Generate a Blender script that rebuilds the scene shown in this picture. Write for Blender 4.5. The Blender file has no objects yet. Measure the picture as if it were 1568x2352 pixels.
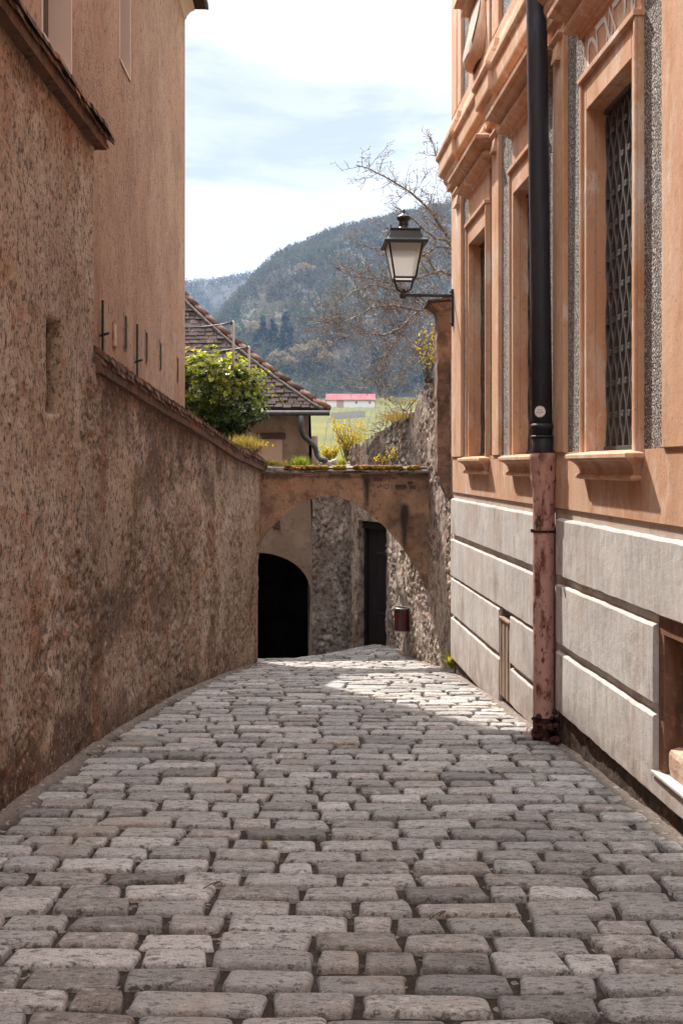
import bpy, math, random
from mathutils import Vector, noise, Matrix
V = Vector
random.seed(7)
F = 2286.7
CZ = 1.6
scene = bpy.context.scene
COL = scene.collection

def P(x, y, Y):
    return V(((x - 784) / F * Y, Y, CZ - (y - 1068) / F * Y))

def clamp(a, lo=0.0, hi=1.0):
    return max(lo, min(hi, a))

def smooth(a):
    a = clamp(a)
    return a * a * (3 - 2 * a)

def interp(tab, x):
    if x <= tab[0][0]:
        return tab[0][1]
    for (a, b), (c, d) in zip(tab, tab[1:]):
        if x <= c:
            return b + (d - b) * (x - a) / (c - a)
    return tab[-1][1]

def sinterp(tab, x):
    return (interp(tab, x - .35) + interp(tab, x) * 2 + interp(tab, x + .35)) / 4

def fbm(p, o=4):
    s, a, t = 0.0, 1.0, 0.0
    for i in range(o):
        s += a * noise.noise(p)
        t += a
        p = p * 2.03 + V((3.1, 7.7, 1.3))
        a *= .5
    return s / t

# ---------------------------------------------------------------- objects
def wl(o):
    w = V((0, 0, 0))
    while o is not None:
        w += o.location
        o = o.parent
    return w

def tag(o, label=None, cat=None, group=None, kind=None):
    if label: o['label'] = label
    if cat: o['category'] = cat
    if group: o['group'] = group
    if kind: o['kind'] = kind
    return o

def empty(name, loc, label, cat, group=None):
    o = bpy.data.objects.new(name, None)
    o.empty_display_size = .2
    o.location = loc
    COL.objects.link(o)
    return tag(o, label, cat, group)

class MB:
    def __init__(s):
        s.v, s.f, s.t, s.h = [], [], [], []
    def add(s, vs, fs, tone=.5, hue=0.0):
        n = len(s.v)
        s.v += [tuple(p) for p in vs]
        s.f += [tuple(i + n for i in f) for f in fs]
        s.t += list(tone) if isinstance(tone, (list, tuple)) else [tone] * len(vs)
        s.h += list(hue) if isinstance(hue, (list, tuple)) else [hue] * len(vs)
    def hexa(s, p, tone=.5, hue=0.0):
        s.add(p, [(0, 3, 2, 1), (4, 5, 6, 7), (0, 1, 5, 4), (1, 2, 6, 5), (2, 3, 7, 6), (3, 0, 4, 7)], tone, hue)
    def box(s, a, b, tone=.5, hue=0.0):
        x0, y0, z0 = a; x1, y1, z1 = b
        s.hexa([(x0, y0, z0), (x1, y0, z0), (x1, y1, z0), (x0, y1, z0), (x0, y0, z1), (x1, y0, z1), (x1, y1, z1), (x0, y1, z1)], tone, hue)
    def fbox(s, fr, y0, y1, z0, z1, o0, o1, tone=.5, hue=0.0):
        s.hexa([fr(y0, z0, o0), fr(y1, z0, o0), fr(y1, z0, o1), fr(y0, z0, o1), fr(y0, z1, o0), fr(y1, z1, o0), fr(y1, z1, o1), fr(y0, z1, o1)], tone, hue)
    def mould(s, fr, ya, yb, prof, back=-.05, mitre=True, tone=.5):
        vs, fs = [], []
        for (o, z) in prof:
            m = o if mitre else 0
            vs += [fr(ya - m, z, back), fr(ya - m, z, o), fr(yb + m, z, o), fr(yb + m, z, back)]
        for i in range(len(prof) - 1):
            for k in range(4):
                a = i * 4 + k; b = i * 4 + (k + 1) % 4
                fs.append((a, b, b + 4, a + 4))
        fs.append((0, 3, 2, 1)); n = len(vs)
        fs.append((n - 4, n - 3, n - 2, n - 1))
        s.add(vs, fs, tone)
    def prism(s, poly, d, tone=.5):
        n = len(poly)
        vs = [V(p) for p in poly] + [V(p) + V(d) for p in poly]
        fs = [tuple(range(n)), tuple(range(2 * n - 1, n - 1, -1))]
        fs += [(i, (i + 1) % n, (i + 1) % n + n, i + n) for i in range(n)]
        s.add(vs, fs, tone)
    def tube(s, pts, rad, n=8, tone=.5, hue=0.0, cap=True):
        pts = [V(p) for p in pts]
        if not isinstance(rad, (list, tuple)):
            rad = [rad] * len(pts)
        vs, fs = [], []
        up = V((0, 0, 1))
        prev = None
        for i, p in enumerate(pts):
            d = (pts[min(i + 1, len(pts) - 1)] - pts[max(i - 1, 0)])
            if d.length < 1e-9: d = V((0, 0, 1))
            d.normalize()
            if prev is None:
                a = d.cross(up if abs(d.z) < .9 else V((1, 0, 0))).normalized()
            else:
                a = (prev - d * prev.dot(d))
                a = a.normalized() if a.length > 1e-6 else d.cross(up).normalized()
            prev = a
            b = d.cross(a)
            for k in range(n):
                t = 2 * math.pi * k / n
                vs.append(p + (a * math.cos(t) + b * math.sin(t)) * rad[i])
        for i in range(len(pts) - 1):
            for k in range(n):
                a0 = i * n + k; a1 = i * n + (k + 1) % n
                fs.append((a0, a1, a1 + n, a0 + n))
        if cap:
            fs.append(tuple(range(n - 1, -1, -1)))
            m = (len(pts) - 1) * n
            fs.append(tuple(range(m, m + n)))
        s.add(vs, fs, tone, hue)
    def lathe(s, c, prof, n=24, tone=.5, ang=0.0):
        vs, fs = [], []
        for r, z in prof:
            for k in range(n):
                t = 2 * math.pi * k / n + ang
                vs.append((c[0] + r * math.cos(t), c[1] + r * math.sin(t), c[2] + z))
        for i in range(len(prof) - 1):
            for k in range(n):
                a0 = i * n + k; a1 = i * n + (k + 1) % n
                fs.append((a0, a1, a1 + n, a0 + n))
        s.add(vs, fs, tone)
    def grid(s, nu, nv, fn, flip=False):
        vs, ts, hs = [], [], []
        for i in range(nu):
            for j in range(nv):
                r = fn(i, j)
                vs.append(r[0]); ts.append(r[1]); hs.append(r[2])
        fs = []
        for i in range(nu - 1):
            for j in range(nv - 1):
                a = i * nv + j
                q = (a, a + nv, a + nv + 1, a + 1)
                fs.append(q[::-1] if flip else q)
        s.add(vs, fs, ts, hs)
    def build(s, name, mat, parent=None, sm=False, bevel=0.0):
        me = bpy.data.meshes.new(name)
        me.from_pydata(s.v, [], s.f)
        a = me.attributes.new('tone', 'FLOAT', 'POINT'); a.data.foreach_set('value', s.t)
        a = me.attributes.new('hue', 'FLOAT', 'POINT'); a.data.foreach_set('value', s.h)
        me.materials.append(mat)
        if sm:
            me.polygons.foreach_set('use_smooth', [True] * len(me.polygons))
        me.update()
        o = bpy.data.objects.new(name, me)
        COL.objects.link(o)
        if parent is not None:
            o.parent = parent
            o.location = -wl(parent)
        if bevel:
            m = o.modifiers.new('bevel', 'BEVEL'); m.width = bevel; m.segments = 2
            m.limit_method = 'ANGLE'; m.angle_limit = math.radians(50)
        return o

# ---------------------------------------------------------------- materials
MATS = {}
def mat(name, base, layers=(), rough=.9, bumps=(), tone=0.0, hue=None, spec=.25, metal=0.0, transl=0.0, coat=0.0):
    m = bpy.data.materials.new(name)
    MATS[name] = m
    m.use_nodes = True
    nt = m.node_tree; N = nt.nodes; L = nt.links
    for n in list(N): N.remove(n)
    out = N.new('ShaderNodeOutputMaterial')
    bs = N.new('ShaderNodeBsdfPrincipled')
    geo = N.new('ShaderNodeNewGeometry')
    pos = geo.outputs['Position']
    def mapping(s, off):
        mp = N.new('ShaderNodeMapping')
        mp.inputs['Scale'].default_value = s if isinstance(s, (tuple, list)) else (s, s, s)
        mp.inputs['Location'].default_value = (off, off * 1.7, off * .6)
        L.new(pos, mp.inputs['Vector'])
        return mp.outputs[0]
    def tex(l):
        v = mapping(l.get('s', 1.0), l.get('o', 0.0))
        if l.get('t') == 'vor':
            t = N.new('ShaderNodeTexVoronoi')
            t.feature = l.get('feat', 'F1')
            t.inputs['Scale'].default_value = 1.0
            L.new(v, t.inputs['Vector'])
            if l.get('cell'):
                sp = N.new('ShaderNodeSeparateColor'); L.new(t.outputs['Color'], sp.inputs[0])
                return sp.outputs[0]
            return t.outputs['Distance']
        if l.get('t') == 'wave':
            t = N.new('ShaderNodeTexWave')
            t.inputs['Scale'].default_value = 1.0
            t.bands_direction = l.get('dir', 'X')
            t.inputs['Distortion'].default_value = l.get('dist', 0.0)
            L.new(v, t.inputs['Vector'])
            return t.outputs['Fac']
        if l.get('t') == 'attr':
            t = N.new('ShaderNodeAttribute'); t.attribute_name = l['n']
            return t.outputs['Fac']
        t = N.new('ShaderNodeTexNoise')
        t.inputs['Scale'].default_value = 1.0
        t.inputs['Detail'].default_value = l.get('d', 5)
        t.inputs['Roughness'].default_value = l.get('r', .6)
        t.inputs['Distortion'].default_value = l.get('dist', 0.0)
        L.new(v, t.inputs['Vector'])
        return t.outputs['Fac']
    def mrange(sock, a, b, c=0.0, d=1.0):
        r = N.new('ShaderNodeMapRange')
        r.inputs['From Min'].default_value = a; r.inputs['From Max'].default_value = b
        r.inputs['To Min'].default_value = c; r.inputs['To Max'].default_value = d
        L.new(sock, r.inputs['Value'])
        return r.outputs['Result']
    def math_(op, a, b):
        n = N.new('ShaderNodeMath'); n.operation = op
        for i, x in enumerate((a, b)):
            if isinstance(x, (int, float)): n.inputs[i].default_value = x
            else: L.new(x, n.inputs[i])
        return n.outputs[0]
    def mix(fac, a, b, mode='MIX'):
        n = N.new('ShaderNodeMix'); n.data_type = 'RGBA'; n.blend_type = mode
        if isinstance(fac, (int, float)): n.inputs[0].default_value = fac
        else: L.new(fac, n.inputs[0])
        for i, x in ((6, a), (7, b)):
            if isinstance(x, (tuple, list)): n.inputs[i].default_value = (*x, 1)
            else: L.new(x, n.inputs[i])
        return n.outputs[2]
    c = base
    for l in layers:
        f = mrange(tex(l), l.get('a', .45), l.get('b', .6), 0.0, l.get('f', 1.0))
        if 'm' in l:      # masked by a second pattern
            f = math_('MULTIPLY', f, mrange(tex(l['m']), l['m'].get('a', .45), l['m'].get('b', .6)))
        c = mix(f, c, l['c'], l.get('mode', 'MIX'))
    if hue is not None:
        at = N.new('ShaderNodeAttribute'); at.attribute_name = 'hue'
        c = mix(at.outputs['Fac'], c, hue)
    if tone:
        at = N.new('ShaderNodeAttribute'); at.attribute_name = 'tone'
        g = mrange(at.outputs['Fac'], 0, 1, 1 - tone, 1 + tone)
        cb = N.new('ShaderNodeCombineColor')
        for i in range(3): L.new(g, cb.inputs[i])
        c = mix(1.0, c, cb.outputs[0], 'MULTIPLY')
    if isinstance(c, (tuple, list)): bs.inputs['Base Color'].default_value = (*c, 1)
    else: L.new(c, bs.inputs['Base Color'])
    bs.inputs['Roughness'].default_value = rough
    bs.inputs['Specular IOR Level'].default_value = spec
    bs.inputs['Metallic'].default_value = metal
    if coat: bs.inputs['Coat Weight'].default_value = coat
    prev = None
    for b in bumps:
        bn = N.new('ShaderNodeBump')
        bn.inputs['Strength'].default_value = b.get('k', 1.0)
        bn.inputs['Distance'].default_value = b.get('h', .01)
        hgt = tex(b)
        if 'a' in b: hgt = mrange(hgt, b['a'], b['b'])
        L.new(hgt, bn.inputs['Height'])
        if prev is not None: L.new(prev, bn.inputs['Normal'])
        prev = bn.outputs[0]
    if prev is not None: L.new(prev, bs.inputs['Normal'])
    if transl:
        tr = N.new('ShaderNodeBsdfTranslucent')
        if isinstance(c, (tuple, list)): tr.inputs[0].default_value = (*c, 1)
        else:
            L.new(mix(1.0, c, (1.9, 1.75, .8) if coat == 0 else (1.3, 1.3, 1.3), 'MULTIPLY'), tr.inputs[0])
        ms = N.new('ShaderNodeMixShader'); ms.inputs[0].default_value = transl
        L.new(bs.outputs[0], ms.inputs[1]); L.new(tr.outputs[0], ms.inputs[2])
        L.new(ms.outputs[0], out.inputs[0])
    else:
        L.new(bs.outputs[0], out.inputs[0])
    return m

M = {}
# sunlit house plaster: orange limewash, worn to a pale undercoat in vertical streaks
M['orange'] = mat('orange_limewash', (.58, .325, .195), [
    dict(c=(.64, .41, .28), s=(2, 2, .8), a=.4, b=.62, d=6),
    dict(c=(.70, .55, .44), s=(7, 7, 2.2), a=.50, b=.62, d=9, r=.7, f=.75, o=3, m=dict(s=(1.1, 1.1, .7), a=.46, b=.6, o=9)),
    dict(c=(.45, .19, .08), s=(5, 5, 1.4), a=.55, b=.70, d=6, f=.7, o=5),
    dict(c=(.30, .22, .17), s=(5, 5, 1.6), a=.56, b=.70, d=8, r=.7, f=.5, o=12), dict(c=(.25, .16, .11), s=(45, 45, 30), a=.60, b=.68, d=6, f=.5, o=42), dict(c=(.74, .66, .58), s=(3.2, 3.2, 1.6), a=.58, b=.65, d=9, r=.72, f=.7, o=52), dict(c=(.70, .53, .41), s=(5, 5, 2.6), a=.54, b=.64, d=9, r=.72, f=.6, o=62)],
    bumps=[dict(s=9, h=.012, k=.35, d=4), dict(s=70, h=.003, k=.6, d=5)])
M['grey'] = mat('grey_plinth_plaster', (.50, .465, .44), [
    dict(c=(.60, .56, .53), s=(3, 3, 2.0), a=.40, b=.66, d=9, r=.66, o=2),
    dict(c=(.34, .31, .29), s=(6, 6, 3.2), a=.50, b=.68, d=9, r=.72, f=.6, o=7), dict(c=(.30, .22, .17), s=(2.4, 2.4, 1.4), a=.55, b=.66, d=8, r=.68, f=.6, o=27),
    dict(c=(.50, .40, .33), s=(1.5, 1.5, 1.2), a=.54, b=.70, d=6, f=.6, o=11),
    dict(c=(.27, .19, .145), t='attr', n='hue', a=0, b=1, f=.85, m=dict(s=(7, 7, 5), a=.34, b=.60, d=8, r=.7)),
    dict(c=(.22, .19, .17), s=(40, 40, 30), a=.60, b=.70, f=.45)],
    bumps=[dict(s=7, h=.02, k=.35, d=4), dict(s=90, h=.003, k=.7, d=5)])
M['roughcast'] = mat('roughcast_pebbles', (.20, .17, .16), [
    dict(c=(.74, .68, .63), t='vor', s=(110, 110, 75), cell=True, a=.35, b=1.0, f=.9),
    dict(c=(.07, .06, .055), t='vor', s=(110, 110, 75), a=.42, b=.75, f=.85),
    dict(c=(.55, .36, .26), s=(3, 3, 1), a=.6, b=.8, f=.35, o=4)],
    bumps=[dict(t='vor', s=(110, 110, 75), h=-.012, k=1.0), dict(s=20, h=.01, k=.4)])
M['stoneledge'] = mat('sandstone_ledge', (.46, .30, .21), [dict(c=(.55, .42, .33), s=14, a=.45, b=.6)], bumps=[dict(s=60, h=.006, k=.8)])
M['niche'] = mat('brown_niche_plaster', (.24, .125, .075), [dict(c=(.10, .06, .045), s=(6, 6, 2), a=.5, b=.65), dict(c=(.40, .24, .16), s=20, a=.55, b=.7, f=.6)], bumps=[dict(s=40, h=.008, k=.8)])
M['letter'] = mat('pale_lettering_lime', (.80, .77, .74), [dict(c=(.5, .42, .37), s=40, a=.5, b=.7, f=.5)])
M['footing'] = mat('footing_rubble', (.10, .07, .055), [dict(c=(.22, .16, .125), s=18, a=.48, b=.62), dict(c=(.045, .035, .03), s=9, a=.5, b=.65)], bumps=[dict(s=25, h=.03, k=.9, d=6)])
M['stoneband'] = mat('pale_band_plaster', (.52, .42, .36), [dict(c=(.42, .30, .23), s=(8, 8, 3), a=.5, b=.66), dict(c=(.3, .25, .22), s=30, a=.58, b=.7, f=.5)], bumps=[dict(s=60, h=.004, k=.6)])
# shaded walls on the left
M['leftwall'] = mat('weathered_pink_render', (.385, .275, .20), [
    dict(c=(.46, .355, .28), s=(3, 3, 1.5), a=.45, b=.6, d=7),
    dict(c=(.27, .135, .075), s=(2.2, 2.2, 1.0), a=.52, b=.66, d=7, f=.85, o=6),
    dict(c=(.36, .17, .06), s=(1.6, 1.6, 1.2), a=.62, b=.72, d=6, f=.6, o=21),
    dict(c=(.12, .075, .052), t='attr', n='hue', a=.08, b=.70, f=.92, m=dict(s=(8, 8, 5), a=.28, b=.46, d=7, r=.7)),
    dict(c=(.17, .10, .07), t='vor', s=(13, 13, 10), cell=True, a=.72, b=.80, f=.5, m=dict(s=3, a=.46, b=.6, o=3)),
    dict(c=(.33, .12, .075), t='vor', s=(15, 15, 16), cell=True, a=.984, b=.99, f=.6),
    dict(c=(.06, .042, .032), s=(19, 19, 13), a=.54, b=.60, d=9, r=.75, f=.85, o=8),
    dict(c=(.07, .045, .035), s=(36, 36, 26), a=.53, b=.60, d=6, r=.7, f=.85, o=2),
    dict(c=(.56, .42, .34), s=(30, 30, 22), a=.57, b=.65, d=6, r=.7, f=.7, o=17)],
    tone=.6, bumps=[dict(s=7, h=.04, k=.5, d=6), dict(s=30, h=.02, k=.8, d=7, r=.7), dict(s=100, h=.005, k=.8, d=5)])
M['leftbuild'] = mat('tan_spatter_render', (.36, .205, .13), [
    dict(c=(.41, .26, .18), s=(1.4, 1.4, .6), a=.42, b=.62, d=6),
    dict(c=(.25, .14, .09), s=(1.5, 1.5, 1.1), a=.50, b=.66, d=7, f=.75, o=6),
    dict(c=(.33, .22, .17), s=(2.5, 2.5, .3), a=.55, b=.7, d=6, f=.5, o=16),
    dict(c=(.13, .085, .065), s=(20, 20, 11), a=.53, b=.60, d=8, r=.75, f=.8, o=8), dict(c=(.48, .33, .24), s=(26, 26, 16), a=.58, b=.66, d=6, r=.7, f=.5, o=18)],
    bumps=[dict(s=40, h=.016, k=.9, d=5), dict(s=8, h=.015, k=.4)])
M['smoothplaster'] = mat('smooth_pale_plaster', (.56, .42, .35), [dict(c=(.48, .34, .27), s=(3, 3, .8), a=.5, b=.7)])
M['coping'] = mat('old_brick_coping', (.17, .105, .075), [
    dict(c=(.24, .11, .06), s=5, a=.5, b=.62), dict(c=(.07, .05, .04), s=14, a=.48, b=.62, f=.8), dict(c=(.28, .22, .17), s=30, a=.62, b=.72, f=.5)],
    tone=.45, bumps=[dict(s=35, h=.012, k=.9, d=6)])
M['arch'] = mat('tan_arch_plaster', (.31, .19, .125), [
    dict(c=(.42, .26, .165), s=(3, 3, 2.5), a=.45, b=.62, d=7),
    dict(c=(.19, .11, .075), s=4.5, a=.50, b=.62, d=8, r=.68, f=.8, o=4), dict(c=(.12, .08, .06), s=(16, 16, 11), a=.56, b=.62, d=8, r=.72, f=.7, o=34),
    dict(c=(.04, .03, .025), t='attr', n='hue', a=.1, b=.9, f=.95),
    dict(c=(.36, .13, .08), t='vor', s=(11, 11, 14), cell=True, a=.985, b=.99, f=.6),
    dict(c=(.08, .06, .05), s=40, a=.6, b=.68, f=.6)],
    tone=.3, bumps=[dict(s=7, h=.03, k=.5), dict(s=40, h=.01, k=.7, d=6)])
M['rubble'] = mat('lit_rubble_masonry', (.44, .345, .275), [
    dict(c=(.60, .50, .43), t='vor', s=(12, 12, 11), cell=True, a=.2, b=.95, f=.5),
    dict(c=(.10, .075, .06), s=(9, 9, 5), a=.5, b=.63, d=7, f=.85, o=4),
    dict(c=(.68, .61, .56), s=(7, 7, 2), a=.56, b=.7, d=7, f=.6, o=14),
    dict(c=(.36, .13, .09), t='vor', s=(13, 13, 18), cell=True, a=.975, b=.98, f=.7), dict(c=(.14, .10, .08), s=(22, 22, 9), a=.54, b=.60, d=7, r=.7, f=.8, o=33), dict(c=(.80, .74, .69), s=(26, 26, 12), a=.60, b=.68, d=6, f=.6, o=43),
    dict(c=(.05, .045, .04), t='attr', n='hue', a=.1, b=.9, f=.75),
    dict(c=(.08, .06, .05), s=45, a=.58, b=.68, f=.8, o=9)],
    tone=.45, bumps=[dict(s=12, h=.04, k=.8, d=6), dict(s=50, h=.015, k=1.0, d=6)])
M['darkrubble'] = mat('grey_rubble_masonry', (.26, .22, .195), [
    dict(c=(.44, .40, .36), s=(6, 6, 3), a=.48, b=.64, d=7), dict(c=(.08, .06, .055), s=14, a=.5, b=.62, f=.85, o=5),
    dict(c=(.26, .16, .14), s=3, a=.5, b=.7, f=.5, o=8)], tone=.5, bumps=[dict(s=14, h=.04, k=.9, d=6)])
M['pier'] = mat('brown_pier_plaster', (.20, .12, .085), [dict(c=(.30, .19, .135), s=7, a=.5, b=.62, d=7), dict(c=(.11, .07, .05), s=5, a=.52, b=.66, o=5),
    dict(c=(.32, .06, .035), s=3.1, a=.63, b=.66, f=.9, o=13)], bumps=[dict(s=20, h=.02, k=.8, d=6)])
M['houseplaster'] = mat('house_grey_brown_plaster', (.29, .21, .165), [dict(c=(.36, .28, .225), s=3, a=.45, b=.62), dict(c=(.17, .12, .095), s=6, a=.54, b=.7, f=.7, o=3)], bumps=[dict(s=30, h=.012, k=.8, d=6)])
M['tunnel'] = mat('dark_tunnel_plaster', (.10, .08, .072), [dict(c=(.05, .04, .035), s=2, a=.45, b=.6)])  # dark plaster with darker noise patches
M['tile'] = mat('weathered_roof_tile', (.036, .021, .016), [dict(c=(.15, .135, .12), s=17, a=.60, b=.68, f=.6, d=7), dict(c=(.03, .02, .018), s=5, a=.5, b=.66, f=.7, o=5), dict(c=(.13, .05, .03), s=2.2, a=.58, b=.7, f=.7, o=8)], tone=.8, bumps=[dict(s=40, h=.01, k=.8)])
M['ridge'] = mat('red_ridge_tile', (.105, .052, .04), [dict(c=(.12, .08, .065), s=12, a=.48, b=.62, d=6), dict(c=(.30, .22, .19), s=20, a=.6, b=.7, f=.6)], tone=.4, bumps=[dict(s=30, h=.01, k=.7)])
M['mortar'] = mat('ridge_mortar', (.085, .072, .064), [dict(c=(.14, .11, .10), s=12, a=.5, b=.62)], bumps=[dict(s=20, h=.02, k=.8)])
M['zinc'] = mat('weathered_zinc', (.075, .08, .085), [dict(c=(.14, .145, .15), s=12, a=.5, b=.7)], rough=.5, metal=.4, spec=.5)
M['blackiron'] = mat('black_painted_iron', (.018, .017, .017), [dict(c=(.045, .035, .03), s=40, a=.55, b=.7)], rough=.42, spec=.5)
M['grilleiron'] = mat('wrought_iron_grille', (.08, .076, .073), [dict(c=(.13, .105, .09), s=30, a=.5, b=.7)], rough=.45, spec=.6, bumps=[dict(s=80, h=.003, k=.6)])
M['pipe'] = mat('dark_painted_downpipe', (.028, .026, .032), [dict(c=(.05, .06, .09), s=(14, 14, 3), a=.5, b=.68, d=7, m=dict(s=(.8, .8, .55), a=.45, b=.6, o=2)), dict(c=(.10, .07, .06), s=(12, 12, 2), a=.6, b=.75, d=7, f=.6)], rough=.5, spec=.3, bumps=[dict(s=60, h=.001, k=.5)])
M['castiron'] = mat('pink_painted_rusty_cast_iron', (.50, .28, .225), [
    dict(c=(.10, .025, .015), s=(20, 20, 12), a=.55, b=.62, d=8, r=.7), dict(c=(.14, .035, .02), s=(5, 5, 2.5), a=.57, b=.64, d=7, o=3),
    dict(c=(.03, .015, .015), s=(9, 9, 5), a=.56, b=.64, d=6, o=8), dict(c=(.47, .27, .21), s=7, a=.55, b=.7, f=.6, o=12)], rough=.6, spec=.4, bumps=[dict(s=40, h=.003, k=.6)])
M['rustbase'] = mat('rust_black_pipe_foot', (.045, .016, .014), [dict(c=(.12, .04, .025), s=20, a=.55, b=.65)], bumps=[dict(s=30, h=.01, k=.8)])
M['glassdark'] = mat('dark_window_glass', (.010, .010, .012), rough=.15, spec=.5)
M['casement'] = mat('brown_casement_wood', (.22, .10, .05), rough=.6)
M['milk'] = mat('milky_lamp_glass', (.90, .87, .84), rough=.35, spec=.3, transl=.72, coat=.001)
M['binred'] = mat('dark_red_bin', (.07, .012, .012), tone=.5, rough=.4, spec=.5)
M['metalrim'] = mat('galvanised_rim', (.32, .33, .33), rough=.35, metal=.7)
M['doorwood'] = mat('old_black_brown_door_wood', (.015, .011, .013), [dict(c=(.030, .021, .021), s=(60, 60, 2), a=.5, b=.6)], rough=.7, bumps=[dict(s=(80, 80, 3), h=.006, k=.8)])
M['greywood'] = mat('weathered_vent_wood', (.34, .25, .18), [dict(c=(.12, .08, .06), s=(80, 80, 3), a=.5, b=.6)], bumps=[dict(s=(80, 80, 3), h=.006, k=.8)])
M['beam'] = mat('dark_lintel_beam', (.08, .055, .045), [dict(c=(.16, .12, .10), s=(4, 40, 40), a=.5, b=.65)])
M['steelpole'] = mat('aluminium_pole', (.42, .38, .35), rough=.4, metal=.6)
M['sticker'] = mat('white_sticker', (.78, .72, .72), rough=.5)
M['stickerink'] = mat('black_sticker_print', (.03, .03, .03))
M['litter'] = mat('orange_red_wrapper', (.75, .10, .02), rough=.4)
# ground
M['dirt'] = mat('joint_sand', (.075, .053, .043), [dict(c=(.14, .105, .085), s=14, a=.5, b=.64, d=7), dict(c=(.055, .038, .032), s=7, a=.5, b=.62, f=.8, o=4), dict(c=(.30, .25, .22), s=90, a=.62, b=.7, f=.7), dict(c=(.36, .30, .26), t='attr', n='hue', a=0, b=1, f=.75), dict(c=(.045, .034, .028), s=34, a=.54, b=.62, d=7, r=.7, f=.6, o=24), dict(c=(.50, .45, .41), t='vor', s=42, cell=True, a=.93, b=.96, f=.8), dict(c=(.04, .03, .026), s=60, a=.58, b=.66, f=.6, o=14)], bumps=[dict(s=30, h=.03, k=1.0, d=8, r=.7), dict(s=150, h=.006, k=.8)])
M['cobble'] = mat('worn_granite_setts', (.48, .455, .44), [
    dict(c=(.29, .24, .205), t='attr', n='hue', a=.0, b=1.0, f=.85),
    dict(c=(.62, .59, .565), s=(16, 22, 16), a=.5, b=.66, d=7, f=.8),
    dict(c=(.10, .082, .07), s=(20, 52, 20), a=.525, b=.59, d=8, r=.74, f=.85, o=5),
    dict(c=(.10, .085, .08), s=(110, 170, 110), a=.56, b=.64, d=3, f=.6),
    dict(c=(.78, .76, .74), s=(110, 130, 110), a=.60, b=.68, d=3, f=.6, o=9),
    dict(c=(.48, .38, .30), s=1.7, a=.58, b=.7, f=.5, o=15)],
    tone=.40, rough=.50, spec=.5, bumps=[dict(s=(22, 60, 22), h=.024, k=.9, d=7, r=.68), dict(s=140, h=.004, k=.9, d=4)])
M['terrace'] = mat('garden_soil', (.10, .075, .05), [dict(c=(.10, .12, .04), s=3, a=.5, b=.6)])
M['field'] = mat('spring_grass_field', (.080, .082, .006), [dict(c=(.115, .10, .010), s=(.05, .03, .05), a=.45, b=.6), dict(c=(.07, .065, .025), s=(.3, .12, .3), a=.5, b=.65, f=.6, o=3)])
M['hill'] = mat('wooded_hill_floor', (.035, .03, .022), [dict(c=(.055, .045, .025), s=.02, a=.5, b=.6)])
M['forest'] = mat('spring_forest', (.066, .052, .033), [dict(c=(.062, .066, .030), s=.012, a=.48, b=.6)], tone=.55, hue=(.026, .040, .017), transl=.5, coat=.001)
M['terracewall'] = mat('dry_terrace_stone', (.13, .11, .075), [dict(c=(.10, .115, .03), s=.1, a=.5, b=.6)])
M['conifer'] = mat('dark_conifer_needles', (.009, .021, .014), tone=.5)
M['blossom'] = mat('pale_budding_crown', (.16, .125, .09), tone=.5, transl=.3)
M['pinkblossom'] = mat('pink_blossom', (.50, .27, .27), tone=.4, transl=.3)
M['barnwall'] = mat('white_barn_wall', (.72, .70, .64))
M['barnroof'] = mat('faded_red_barn_roof', (.27, .075, .075), [dict(c=(.33, .11, .10), s=.3, a=.5, b=.6)])
M['barndoor'] = mat('tan_barn_door', (.42, .27, .19))
M['post'] = mat('grey_vine_posts', (.33, .31, .29))
# plants
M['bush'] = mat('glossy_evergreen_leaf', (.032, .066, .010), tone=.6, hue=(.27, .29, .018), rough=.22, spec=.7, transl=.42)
M['twig'] = mat('brown_shrub_twig', (.12, .08, .05), bumps=[dict(s=60, h=.003)])
M['bark'] = mat('walnut_bark', (.115, .085, .068), [dict(c=(.48, .42, .37), s=(20, 20, 20), a=.52, b=.66, f=.9), dict(c=(.20, .10, .05), s=1.2, a=.60, b=.68, f=.4, o=5)], rough=.6, spec=.4)
M['yellow'] = mat('yellow_spring_leaf', (.40, .29, .045), tone=.4, transl=.5, hue=(.30, .32, .04))
M['drygrass'] = mat('dry_grass_blades', (.34, .23, .11), tone=.4, transl=.4, hue=(.15, .22, .03))
M['greengrass'] = mat('green_grass_blades', (.11, .20, .025), tone=.4, transl=.45, hue=(.36, .30, .07))
M['moss'] = mat('orange_brown_moss', (.28, .14, .02), [dict(c=(.10, .075, .02), s=9, a=.48, b=.62, d=6), dict(c=(.30, .25, .03), s=5, a=.55, b=.68, f=.8, o=3)], bumps=[dict(s=60, h=.02, k=1)])
M['slate'] = mat('coping_slate', (.27, .23, .20), [dict(c=(.14, .10, .085), s=8, a=.5, b=.62), dict(c=(.4, .36, .33), s=20, a=.58, b=.7, f=.7)], tone=.4, bumps=[dict(s=20, h=.01)])

def lamp_glass():
    m = bpy.data.materials.new('frosted_lamp_glass'); m.use_nodes = True
    nt = m.node_tree
    for n in list(nt.nodes): nt.nodes.remove(n)
    o = nt.nodes.new('ShaderNodeOutputMaterial'); g = nt.nodes.new('ShaderNodeBsdfGlass'); t = nt.nodes.new('ShaderNodeBsdfTranslucent'); x = nt.nodes.new('ShaderNodeMixShader')
    g.inputs['Color'].default_value = (.97, .95, .93, 1); g.inputs['Roughness'].default_value = .45; g.inputs['IOR'].default_value = 1.05
    t.inputs[0].default_value = (.95, .92, .89, 1); x.inputs[0].default_value = .30
    nt.links.new(g.outputs[0], x.inputs[1]); nt.links.new(t.outputs[0], x.inputs[2]); nt.links.new(x.outputs[0], o.inputs[0])
    return m
M['milk'] = lamp_glass()

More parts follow.
